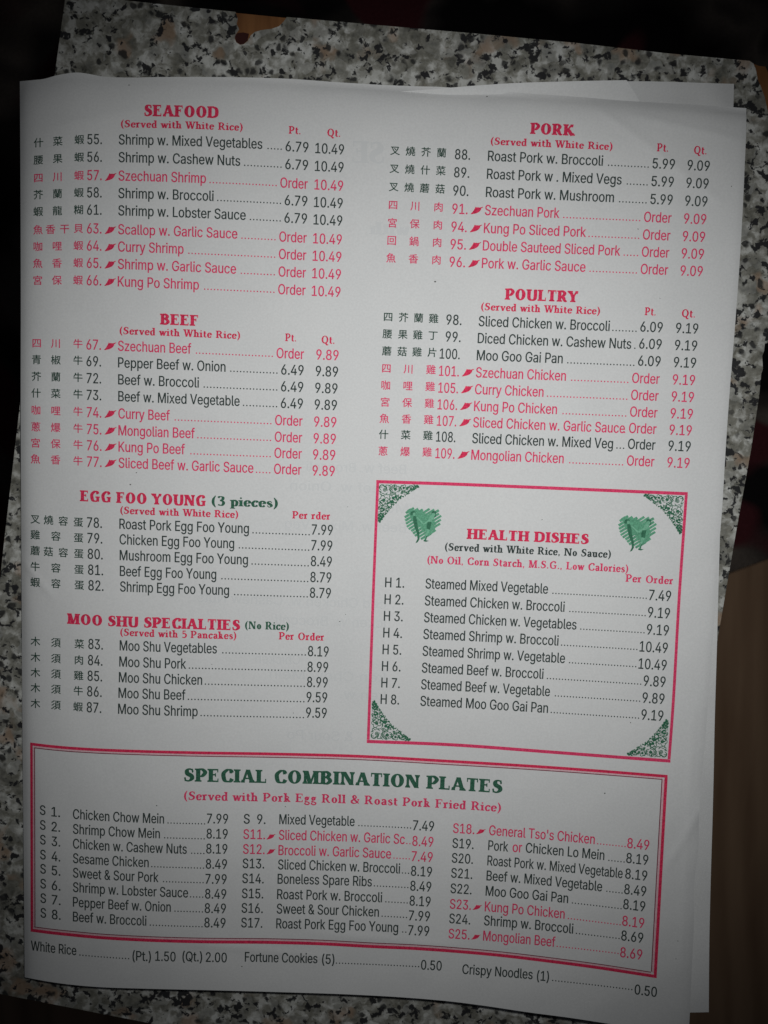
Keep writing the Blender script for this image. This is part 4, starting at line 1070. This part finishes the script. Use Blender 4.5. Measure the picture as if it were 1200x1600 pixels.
# BEEF
P = heading('BEEF', 250.5, 507, 311.5, 17)
sub(P, '(Served with White Rice)', 187, 522, 376, 11.5)
sub(P, 'Pt.', 445.5, 533, 464, 12); sub(P, 'Qt.', 502, 536.5, 524, 12)
P.build('section_heading', page)
section([299, 352.5, 311, 374.5, 265.5, 304.5, 289, 396], [
    ('四川牛', '67.', 'Szechuan Beef', 'Order', '9.89', 1),
    ('青椒牛', '69.', 'Pepper Beef w. Onion', '6.49', '9.89', 0),
    ('芥蘭牛', '72.', 'Beef w. Broccoli', '6.49', '9.89', 0),
    ('什菜牛', '73.', 'Beef w. Mixed Vegetable', '6.49', '9.89', 0),
    ('咖哩牛', '74.', 'Curry Beef', 'Order', '9.89', 1),
    ('蔥爆牛', '75.', 'Mongolian Beef', 'Order', '9.89', 1),
    ('宮保牛', '76.', 'Kung Po Beef', 'Order', '9.89', 1),
    ('魚香牛', '77.', 'Sliced Beef w. Garlic Sauce', 'Order', '9.89', 1)],
    [548, 574, 600.5, 626.7, 653.7, 680, 705.5, 730.7], (184.3, 185.3), (135, 136, 158, 159), (-2, -2),
    (439.5, 437.5, 475, 471, 11.3, 9.5), (488, 482, 529, 523, 13.6, 12),
    [(57.5, 55.5), (87.5, 87), (122, 122)], [(57.5, 55.5), (78, 77), (100, 99), (122, 122)], ((-12, -11), (-13.7, -10.7)), K_L)
# EGG FOO YOUNG
P = heading('EGG FOO YOUNG', 125.5, 783, 323, 17)
P.m.append(INK_GREEN)
P.serif('(3 pieces)', 331, 789.5, 435, 14.5, .25, .085, 1)
sub(P, '(Served with White Rice)', 188, 802.5, 373, 11.3)
sub(P, 'Per rder', 456.5, 810, 517, 11.5)
P.build('section_heading', page)
section([389, 366, 387.5, 338, 358], [
    ('叉燒容蛋', '78.', 'Roast Pork Egg Foo Young', '7.99', None, 0),
    ('雞容蛋', '79.', 'Chicken Egg Foo Young', '7.99', None, 0),
    ('蘑菇容蛋', '80.', 'Mushroom Egg Foo Young', '8.49', None, 0),
    ('牛容蛋', '81.', 'Beef Egg Foo Young', '8.79', None, 0),
    ('蝦容蛋', '82.', 'Shrimp Egg Foo Young', '8.79', None, 0)],
    [826, 850.3, 875, 899.7, 924], (186.5, 187.5), (136, 138, 159.5, 162), (-2.2, -2),
    (487, 484, 520, 517, 9, 9.7), None,
    [(55.3, 55), (87.5, 87.5), (122.5, 124)], [(55.3, 55), (76, 75.5), (99, 99), (122.5, 124)], ((-15, -10.3), (-14.5, -10)), K_L, dotgap=4)
# MOO SHU
P = heading('MOO SHU SPECIALTIES', 105, 974.5, 376, 16.5)
P.m.append(INK_GREEN)
P.serif('(No Rice)', 383, 982.5, 452, 12, .24, .08, 1)
sub(P, '(Served with 5 Pancakes)', 188, 993, 370, 11.3)
sub(P, 'Per Order', 435.5, 999, 507.5, 11.5)
P.build('section_heading', page)
section([339, 291, 316, 290, 309], [
    ('木須菜', '83.', 'Moo Shu Vegetables', '8.19', None, 0),
    ('木須肉', '84.', 'Moo Shu Pork', '8.99', None, 0),
    ('木須雞', '85.', 'Moo Shu Chicken', '8.99', None, 0),
    ('木須牛', '86.', 'Moo Shu Beef', '9.59', None, 0),
    ('木須蝦', '87.', 'Moo Shu Shrimp', '9.59', None, 0)],
    [1016, 1041.2, 1065.7, 1090, 1115], (187, 184.5), (138, 135.5, 161, 158.5), (-2.3, -2.5),
    (481, 478, 513.5, 510.5, 9, 6), None,
    [(55.5, 55.5), (87.5, 87.5), (124, 122)], [(55.5, 55.5), (76, 76), (99, 99), (124, 122)], ((-14, -10), (-16, -11)), K_L, dotgap=4)
# PORK
K_R = 0.735
P = heading('PORK', 828.5, 209.3, 898, 17.5)
sub(P, '(Served with White Rice)', 766.5, 226, 957.5, 11.5)
sub(P, 'Pt.', 1026, 236.5, 1045, 12.5); sub(P, 'Qt.', 1083.5, 240.5, 1105, 12.5)
P.build('section_heading', page)
section([942, 971, 959, 874, 915.5, 969, 914.5], [
    ('叉燒芥蘭', '88.', 'Roast Pork w. Broccoli', '5.99', '9.09', 0),
    ('叉燒什菜', '89.', 'Roast Pork w . Mixed Vegs', '5.99', '9.09', 0),
    ('叉燒蘑菇', '90.', 'Roast Pork w. Mushroom', '5.99', '9.09', 0),
    ('四川肉', '91.', 'Szechuan Pork', 'Order', '9.09', 1),
    ('宮保肉', '94.', 'Kung Po Sliced Pork', 'Order', '9.09', 1),
    ('回鍋肉', '95.', 'Double Sauteed Sliced Pork', 'Order', '9.09', 1),
    ('魚香肉', '96.', 'Pork w. Garlic Sauce', 'Order', '9.09', 1)],
    [251.2, 279.3, 307.7, 336, 364, 391.3, 418.7], (762, 752.5), (710.5, 702, 734.5, 726.5), (-2.4, -2),
    (1019, 1009, 1054, 1043.5, 11.8, 9.3), (1073, 1062.5, 1108.5, 1097.5, 14.5, 11.8),
    [(617.5, 611), (652, 646), (688.5, 682)], [(617.5, 611), (641.5, 635), (665.7, 659), (690, 683)], ((-16, -12.5), (-15.7, -12.7)), K_R)
# POULTRY
P = heading('POULTRY', 789, 468.2, 904, 17.5)
sub(P, '(Served with White Rice)', 751.5, 484.5, 938, 11.5)
sub(P, 'Pt.', 1007, 492.5, 1025.5, 12.3); sub(P, 'Qt.', 1064.5, 495.5, 1087, 12.3)
P.build('section_heading', page)
section([952.5, 986, 879, 884, 849, 870, 976, 957.5, 880.5], [
    ('四芥蘭雞', '98.', 'Sliced Chicken w. Broccoli', '6.09', '9.19', 0),
    ('腰果雞丁', '99.', 'Diced Chicken w. Cashew Nuts', '6.09', '9.19', 0),
    ('蘑菇雞片', '100.', 'Moo Goo Gai Pan', '6.09', '9.19', 0),
    ('四川雞', '101.', 'Szechuan Chicken', 'Order', '9.19', 1),
    ('咖哩雞', '105.', 'Curry Chicken', 'Order', '9.19', 1),
    ('宮保雞', '106.', 'Kung Po Chicken', 'Order', '9.19', 1),
    ('魚香雞', '107.', 'Sliced Chicken w. Garlic Sauce', 'Order', '9.19', 1),
    ('什菜雞', '108.', 'Sliced Chicken w. Mixed Veg', 'Order', '9.19', 0),
    ('蔥爆雞', '109.', 'Mongolian Chicken', 'Order', '9.19', 1)],
    [509.5, 536, 562.6, 589.5, 615.8, 642, 667.5, 692.3, 718.2], (747.5, 736), (697, 688, 721, 710), (-2.4, -2.5),
    (1000, 986, 1035, 1022, 8.5, 9), (1055.5, 1041, 1090.5, 1077, 10.6, 11.8),
    [(607, 598.5), (641.5, 633), (677, 667.5)], [(606.5, 598), (630.5, 622), (654, 645), (677.7, 669)], ((-14.5, -12), (-13.5, -12)), K_R)

# HEALTH DISHES box
P = heading('HEALTH DISHES', 729.5, 842, 920.5, 16)
P.m += [INK_DARK, INK_RED]
sub(P, '(Served with White Rice, No Sauce)', 695, 860, 955, 11.8, 1, .21)
sub(P, '(No Oil, Corn Starch, M.S.G., Low Calories)', 667.5, 880.2, 982, 11.8, 2)
sub(P, 'Per Order', 977, 908.8, 1052.5, 11.8, 2)
P.build('section_heading', page)
P = Print(INK_DARK)
HB = [919.3, 945.8, 972, 998.2, 1024.5, 1050.7, 1076.7, 1102.6]
HN = ['Steamed Mixed Vegetable', 'Steamed Chicken w. Broccoli', 'Steamed Chicken w. Vegetables', 'Steamed Shrimp w. Broccoli', 'Steamed Shrimp w. Vegetable', 'Steamed Beef w. Broccoli', 'Steamed Beef w. Vegetable', 'Steamed Moo Goo Gai Pan']
HP = ['7.49', '9.19', '9.19', '10.49', '10.49', '9.89', '9.89', '9.19']
for r in range(8):
    t = r / 7
    x = lerp(664.5, 656.5, t); y = HB[r]
    P.sans('H %d.' % (r + 1), lerp(601.5, 594.5, t), y - lerp(2, 3, t), 15.2, x1=lerp(631.5, 623.5, t))
    xe = [856, 882, 900.5, 872.5, 882.5, 849, 859, 856][r]; P.sans(HN[r], x, y, 15.6, x1=xe)
    xr = lerp(1048, 1036, t)
    xl = xr - (44 if len(HP[r]) == 5 else 34.5)
    P.sans(HP[r], xl, y + lerp(18.0, 21.5, t), 16.2, x1=xr)
    P.dots(xe + 4.0, xl - 4, x, y, pitch=4.7, r=1.1)
P.build('dish_list', page)

P = Print(INK_RED)


def band(P, pts, off0, off1, horizontal, mi=0, n=420):
    """strip along a measured edge curve, from off0 to off1 px (down or right of it)"""
    if horizontal:
        f = curve_y(pts); q = np.linspace(pts[0][0], pts[-1][0], n); y = f(q)
        A = np.stack([q, y + off0], 1); B = np.stack([q, y + off1], 1)
    else:
        f = curve_y([(p[1], p[0]) for p in pts]); q = np.linspace(pts[0][1], pts[-1][1], n); x = f(q)
        A = np.stack([x + off0, q], 1); B = np.stack([x + off1, q], 1)
    P.quadline(A, B, mi)


ht = [(588, 750), (700, 753.6), (840, 759.2), (950, 763.8), (1074.5, 769)]
hb = [(573, 1155.8), (700, 1160.8), (860, 1172.4), (960, 1180), (1047.5, 1186.5)]
hl = [(588, 755), (581, 930), (577, 1045), (573.2, 1155.6)]
hr = [(1069.8, 774), (1059, 930), (1048, 1120), (1043, 1186)]
band(P, ht, 0, 5, True); band(P, hb, 0, 5, True); band(P, hl, 0, 4.4, False); band(P, hr, 0, 4.6, False)
P.build('box_border', page)

# corner flowers: line-drawn roses with leaves running out along both edges
rng = random.Random(5)


def corner_art():
    pn = Pen(1.0, 1.0)
    W, H = 62, 60

    def T(a, b):     # a along the horizontal edge, b along the vertical, from the box corner
        return (a, b)
    def circ(a, b, r, w=.8, a0=0, a1=2 * math.pi, n=12):
        q = [T(a + r * math.cos(t) * rng.uniform(.9, 1.1), b + r * math.sin(t) * rng.uniform(.9, 1.1)) for t in np.linspace(a0, a1, n)]
        pn.stroke(q, False, w=w)
    # roses: spiral hearts in rings of petals
    for (a, b, R) in ((10, 10, 9.5), (26, 8.5, 7), (8.5, 26, 7), (39, 6, 5), (6, 39, 5), (23, 22, 6)):
        q = []
        for k in range(22):
            t = k * .62; r = R * .38 * k / 21
            q.append(T(a + r * math.cos(t), b + r * math.sin(t)))
        pn.stroke(q, False, w=1.15)
        for k in range(5):
            t = k * 1.2566 + rng.random()
            circ(a + R * .62 * math.cos(t), b + R * .62 * math.sin(t), R * .44, 1.1, t - 1.9, t + 1.9, 9)
    # small scrolls between, and sprigs of leaves along the outer edge
    for _ in range(60):
        a = rng.uniform(0, 54); b = rng.uniform(0, 54)
        if a + b > 55:
            continue
        circ(a, b, rng.uniform(2.4, 4.6), 1.0, rng.random() * 6, rng.random() * 6 + 4, 9)
    for k in range(300):
        u = rng.random() if k > 90 else rng.choice([rng.uniform(0, .16), rng.uniform(.84, 1)]); off = rng.uniform(-4.5, 4.5)
        bow = -5.5 * math.sin(u * math.pi)
        X = 60 * u + (off + bow) * .707; Y = 59 * (1 - u) + (off + bow) * .707
        t = math.pi * .75 + rng.choice([-.8, .8, .7, -.7]) + rng.uniform(-.4, .4); l = rng.uniform(2.2, 4.0); wd = rng.uniform(.8, 1.4)
        c, s_ = math.cos(t), math.sin(t)
        pn.p.append([T(X + c * l * p_ - s_ * wd * v, Y + s_ * l * p_ + c * wd * v) for p_, v in ((-.6, 0), (-.1, -.8), (.6, 0), (-.1, .8))])
    pn.p = [q for q in pn.p if all(-.3 <= c[0] <= 64 and -.3 <= c[1] <= 62 for c in q)]
    return union(pn.p)


CORNER = corner_art()


def corner(cx, cy, sx, sy, ang):
    V, F = CORNER
    P = Print(INK_LEAF)
    # local axes follow the printed frame
    ax = np.array([sx * 1.0, sx * ang]); ay = np.array([-sy * 0.043, sy * 1.0])
    q = np.array([cx, cy]) + V[:, :1] * ax + V[:, 1:] * ay
    P.add(q[:, 0], q[:, 1], F)
    P.build('corner_flowers', page, lift=0.05)


corner(592.0, 755.2, 1, 1, .034)
corner(1068.8, 773.6, -1, 1, .042)
corner(578.5, 1155.3, 1, -1, .05)
corner(1042.4, 1185.2, -1, -1, .07)


def heart(cx, cy, W, H):
    """brush-hatched heart stamp with two dancing figures"""
    P = Print(INK_HEART, INK_FIGURE, INK_PALE)

    def inside(x, y):   # unit heart, y up, |x|<=1
        x *= 1.10; y = y * 1.12 + .12
        return (x * x + y * y - .72) ** 3 - 1.15 * x * x * y ** 3 < 0
    r = random.Random(3)
    polys = []
    d = np.array([math.cos(.62), math.sin(.62)]); nn = np.array([-d[1], d[0]])
    for k in range(-9, 10):
        o = k * .16 + .03
        lo = hi = None
        for s in np.linspace(-1.6, 1.6, 321):
            q = nn * o + d * s
            if inside(q[0], q[1]):
                lo = s if lo is None else lo; hi = s
        if lo is None or hi - lo < .12:
            continue
        lo -= r.uniform(-.02, .09); hi += r.uniform(-.02, .10)
        # strokes overlap in the middle and part towards their ends
        wl, wm, wr = r.uniform(.054, .070), .092, r.uniform(.056, .072)
        m0, m1 = lo + (hi - lo) * r.uniform(.16, .34), lo + (hi - lo) * r.uniform(.62, .80)
        st_ = [(lo, wl), (m0, wl), (m0 + .06, wm), (m1, wm), (m1 + .06, wr), (hi, wr)]
        for (s0, w0), (s1, w1) in zip(st_[:-1], st_[1:]):
            if s1 - s0 > 1e-3:
                polys.append([tuple(nn * (o - w0) + d * s0), tuple(nn * (o - w1) + d * s1), tuple(nn * (o + w1) + d * s1), tuple(nn * (o + w0) + d * s0)])
    V, F = union(polys)

    def put(V):
        V = np.asarray(V, float)
        X = cx + V[:, 0] * W / 2; Y = cy - V[:, 1] * H / 2
        return X + .04 * (cy - Y), Y + .045 * (X - cx)
    X, Y = put(V); P.add(X, Y, F, 0)

    def shape(polys, mi, lift):
        V, F = union(polys); X, Y = put(V); P.add(X, Y, F, mi, lift)
    oval = lambda x, y, a, b: [(x + a * math.cos(t), y + b * math.sin(t)) for t in np.linspace(0, 6.283, 13)[:-1]]
    # woman on the left leaning back, in a dark suit; man on the right in dark trunks
    shape([[(-.52, .42), (-.40, .46), (-.30, .22), (-.26, -.10), (-.16, -.46), (-.14, -.80), (-.24, -.80), (-.28, -.50), (-.42, -.16), (-.50, .14)],
           oval(-.52, .60, .13, .11), oval(-.60, .54, .08, .08), [(-.24, -.78), (-.12, -.76), (-.22, -.96), (-.34, -1.02)]], 1, .03)
    shape([[(.24, .14), (.46, .16), (.42, -.06), (.40, -.26), (.22, -.22), (.20, -.04)], oval(.56, .66, .13, .10), [(.62, .62), (.70, .52), (.62, .40), (.56, .5)]], 1, .03)
    shape([[(-.34, .34), (-.30, .40), (.06, .06), (.02, .0)], [(.46, .42), (.52, .36), (.10, .0), (.05, .06)],
           [(.26, .16), (.46, .18), (.58, .46), (.46, .54), (.34, .40)], oval(.54, .56, .09, .09), oval(-.47, .54, .07, .09)], 2, .06)
    shape([[(.24, -.24), (.38, -.26), (.26, -.56), (.20, -.84), (.10, -.84), (.18, -.54)]], 2, .06)
    shape([[(.08, -.82), (.24, -.84), (.36, -.86), (.22, -.92), (.08, -.90)], [(.20, -.60), (.27, -.58), (.20, -.86), (.14, -.86)]], 1, .08)
    P.build('heart_stamp', page)


heart(660.5, 819.5, 60, 58)
heart(995.5, 832.5, 62, 59)

# SPECIAL COMBINATION PLATES box
P = Print(INK_HEAD, INK_PINK, INK_LINE)
st = [(47.3, 1160), (70, 1162.8), (100, 1165.8), (150, 1169), (220, 1171.7), (300, 1173.7), (430, 1175.8), (560, 1179.3), (700, 1187), (860, 1196.8), (950, 1203.4), (1043, 1210.8)]
sb = [(48, 1450.6), (80, 1454.8), (110, 1458), (150, 1461.8), (220, 1466), (300, 1468.6), (430, 1470), (500, 1472), (580, 1476.3), (650, 1479.5), (710, 1483.7), (780, 1490), (860, 1499.5), (925, 1508), (1026, 1523.4)]
sl = [(47.3, 1164), (47.6, 1280), (48, 1451)]
sr = [(1038.3, 1215), (1033.5, 1300), (1028, 1400), (1021.3, 1523.4)]


def cut(pts, a, b):
    f = curve_y(pts)
    q = np.linspace(a, b, 60)
    return list(zip(q, f(q)))


def cutv(pts, a, b):
    f = curve_y([(p[1], p[0]) for p in pts])
    q = np.linspace(a, b, 30)
    return list(zip(f(q), q))


band(P, st, 0, 4.4, True, 0); band(P, sb, 0, 4.8, True, 0); band(P, sl, 0, 3.9, False, 0); band(P, sr, 0, 4.8, False, 0)
band(P, cut(st, 53.5, 1035), 4.4, 6.9, True, 1); band(P, cut(sb, 53.5, 1017), -2.6, 0, True, 1)
band(P, cutv(sl, 1167.5, 1449), 3.9, 6.2, False, 1); band(P, cutv(sr, 1217.5, 1519.5), -3.2, 0, False, 1)
band(P, cut(st, 53.5, 1035), 6.9, 8.2, True, 2); band(P, cut(sb, 53.5, 1017), -3.9, -2.6, True, 2)
band(P, cutv(sl, 1169, 1447.5), 6.2, 7.5, False, 2); band(P, cutv(sr, 1218.5, 1518), -4.6, -3.2, False, 2)
P.build('box_border', page)
P = heading('SPECIAL COMBINATION PLATES', 287, 1220.7, 786, 20.5, INK_GREEN, .29, .115)
P.m.append(INK_RED)
sub(P, '(Served with Pork Egg Roll & Roast Pork Fried Rice)', 287.5, 1249.5, 783.5, 13.4, 1, .20, .10)
P.build('section_heading', page)

P = Print(INK_DARK, INK_RED)
C1 = [('Chicken Chow Mein', '7.99'), ('Shrimp Chow Mein', '8.19'), ('Chicken w. Cashew Nuts', '8.19'), ('Sesame Chicken', '8.49'), ('Sweet & Sour Pork', '7.99'), ('Shrimp w. Lobster Sauce', '8.49'), ('Pepper Beef w. Onion', '8.49'), ('Beef w. Broccoli', '8.49')]
Y1 = [1279, 1302.3, 1325.2, 1348, 1370.7, 1393.2, 1416.2, 1439.2]
YS = [1272.5, 1295.7, 1318.7, 1342, 1364.2, 1387.4, 1410, 1433]
YP = [1286.2, 1309.8, 1333.2, 1357, 1380.4, 1403.7, 1426.2, 1448.7]
for r, (nm, pr) in enumerate(C1):
    t = r / 7
    P.sans('S', lerp(62.3, 63.3, t), YS[r], 14.8, x1=lerp(71.3, 72.3, t))
    P.sans('%d.' % (r + 1), lerp(80.5, 81.0, t), YS[r] + 2.6, 14.8, x1=lerp(94, 95, t))
    xe = [256.5, 250, 292, 232.5, 248, 294, 267, 229][r]; P.sans(nm, 114, Y1[r], 15.2, x1=xe)
    xr = lerp(356.5, 352.5, t)
    P.sans(pr, xr - 33.3, YP[r], 15.2, x1=xr)
    P.dots(xe + 3, xr - 33.3 - 3.5, 114, Y1[r], pitch=4.75, r=1.1)
C2 = [('S  9.', 'Mixed Vegetable', '7.49', 0), ('S11.', 'Sliced Chicken w. Garlic Sc', '8.49', 1), ('S12.', 'Broccoli w. Garlic Sauce', '7.49', 1), ('S13.', 'Sliced Chicken w. Broccoli', '8.19', 0),
      ('S14.', 'Boneless Spare Ribs', '8.49', 0), ('S15.', 'Roast Pork w. Broccoli', '8.19', 0), ('S16.', 'Sweet & Sour Chicken', '7.99', 0), ('S17.', 'Roast Pork Egg Foo Young', '7.99', 0)]
Y2 = [1287.5, 1312, 1335.7, 1358.2, 1380.5, 1404.5, 1427.2, 1450.2]
YN = [1286.7, 1310.5, 1333.7, 1356.2, 1379.5, 1403, 1425.8, 1448.7]
YQ = [1296.7, 1321.2, 1345, 1368, 1391.2, 1414.5, 1437.5, 1460.5]
for r, (nu, nm, pr, hot) in enumerate(C2):
    t = r / 7
    P.sans(nu, lerp(380.7, 376.7, t), YN[r], 15, x1=lerp(415, 410, t), mi=hot)
    if hot:
        chili(page, 416, 430.5, YN[r] + .8, YN[r] - 7.6)
    x = lerp(436.3, 431.5, t)
    xe = [554, 632.5, 611, 625, 581, 597, 592, 622][r]; P.sans(nm, x, Y2[r], 15.4, x1=xe, mi=hot)
    xr = lerp(678, 670.5, t)
    P.sans(pr, xr - 33, YQ[r], 15.4, x1=xr, mi=hot)
    P.dots(xe + 3, xr - 33 - 3.5, x, Y2[r], hot, 4.75, 1.1)
C3 = [('S18.', "General Tso's Chicken", '8.49', 1), ('S19.', 'Pork or Chicken Lo Mein', '8.19', 0), ('S20.', 'Roast Pork w. Mixed Vegetable', '8.19', 0), ('S21.', 'Beef w. Mixed Vegetable', '8.49', 0),
      ('S22.', 'Moo Goo Gai Pan', '8.19', 0), ('S23.', 'Kung Po Chicken', '8.19', 1), ('S24.', 'Shrimp w. Broccoli', '8.69', 0), ('S25.', 'Mongolian Beef', '8.69', 1)]
Y3 = [1304.5, 1328, 1351.7, 1375.2, 1399, 1423.5, 1445.3, 1469.2]
YM = [1301, 1324.3, 1347.5, 1370.9, 1395, 1419.3, 1442, 1465.7]
YR = [1326, 1349.2, 1373.6, 1397.8, 1421.2, 1447.2, 1470.2, 1496.4]
for r, (nu, nm, pr, hot) in enumerate(C3):
    t = r / 7
    P.sans(nu, lerp(707.5, 700.5, t), YM[r], 15, x1=lerp(741, 733.5, t), mi=hot)
    if hot:
        chili(page, lerp(743.5, 736, t), lerp(758.5, 750.5, t), YM[r] + 1.8, YM[r] - 6.4)
    x = lerp(763.8, 754.5, t)
    if r == 1:
        P.sans('Pork', x, Y3[r], 15.4, x1=794)
        P.sans('or', 800.5, 1330.6, 15.4, x1=815.5, mi=1)
        xe = 944; P.sans('Chicken Lo Mein', 821, 1331.8, 15.4, x1=xe)
    else:
        xe = [929, 944, 972.5, 940.5, 887.5, 882, 895.5, 867.5][r]; P.sans(nm, x, Y3[r], 15.4, x1=xe, mi=hot)
    xr = lerp(1014, 1003, t)
    P.sans(pr, xr - 34.5, YR[r] - 1.5, 15.6, x1=xr, mi=hot)
    if r != 2:
        P.dots(xe + 3, xr - 34.5 - 3, x, Y3[r], hot, 4.75, 1.1)
P.build('dish_list', page)
# bottom line
P = Print(INK_DARK)
P.sans('White Rice', 48.3, 1484.3, 15, x1=119.5)
P.dots(124, 201, 48.3, 1484.5, pitch=4.75, r=1.1)
P.sans('(Pt.)', 207, 1500.2, 15, x1=236); P.sans('1.50', 242.5, 1500.8, 15, x1=274.5)
P.sans('(Qt.)', 285, 1501.2, 15, x1=316); P.sans('2.00', 321.5, 1502.6, 15, x1=354.5)
P.sans('Fortune Cookies', 382.5, 1502.2, 15, x1=496); P.sans('(5)', 503, 1505.6, 15, x1=522.5)
P.dots(525, 654, 382.5, 1502.2, pitch=4.75, r=1.1)
P.sans('0.50', 657.5, 1514.5, 15, x1=690)
P.sans('Crispy Noodles', 722, 1521.3, 15, x1=832); P.sans('(1)', 838.5, 1531.2, 15, x1=857.5)
P.dots(862, 987, 722, 1521.3, pitch=4.75, r=1.1)
P.sans('0.50', 991, 1553.0, 15.4, x1=1026)
P.build('extras_line', page)

# print of the other side showing faintly through the paper, mirrored
for s_, left, right, y, cap, ser in (('ced Chicken w. Cashew Nuts', 308, 604, 951, 15, 0), ('icken w. Broccoli', 430, 604, 981, 15, 0), ('Chicken', 398, 470, 1038, 15, 0), ('ken Chow Mein', 420, 604, 1066, 15, 0), ('ken w.', 530, 604, 1094, 15, 0),
                                     ('& Sour Po', 448, 552, 1158, 15, 0), ('Beef w. Broccoli', 478, 636, 741, 15, 0), ('er Beef w. Onion', 452, 640, 772, 15, 0), ('Moo', 586, 640, 802, 15, 0), ('Beef w. Mixed Veg', 444, 636, 832, 15, 0),
                                     ('SE', 548, 602, 256, 34, 1), ('with', 578, 640, 368, 19, 1)):
    P = Print(GHOST)
    parts = []
    pen = 0
    for ch in s_:
        if ch != ' ':
            V, Fc = serif_glyph(ch, .26, .085)[:2] if ser else sans_glyph(ch)
            parts.append((pen + V[:, 0], V[:, 1], Fc))
        pen += serif_glyph(ch, .26, .085)[2] if ser else _adv[ch] / CAP
    for gx, gy, Fc in parts:
        X = right - gx * (right - left) / pen
        P.add(X, y + (X - right) * .036 - gy * cap, Fc)
    P.build('show_through_line', page, lift=0.025)

# specks of dust and stray toner
r = random.Random(11)
for x, y, q in ((680, 440, 1.7), (203.5, 757, 1.4), (213.5, 738.5, 1.0), (331, 1038, .9), (458.5, 1114, .8), (245, 1258.5, 1.0), (945, 1239.7, 1.1), (945, 1239, .8), (985, 1129, 1.0), (543, 792, .8), (540, 960, .8), (531, 971, 1.0),
                (1143, 291, 1.0), (1031, 466, .8), (761, 151, 1.2), (202, 133, 1.2), (378, 1510, 1.0), (847, 812, .9), (776, 982, .8), (1056, 1498, .8), (997, 358, 1.2), (1059, 1470, .9), (446, 1260, .9)):
    P = Print(SPECK)
    n = 7
    a = np.linspace(0, 2 * math.pi, n + 1)[:-1]
    rr = q * np.array([r.uniform(.6, 1.2) for _ in range(n)])
    P.add(x + rr * np.cos(a) * 1.2, y + rr * np.sin(a) * .8, [tuple(range(n))])
    P.build('dust_speck', page, lift=0.06)
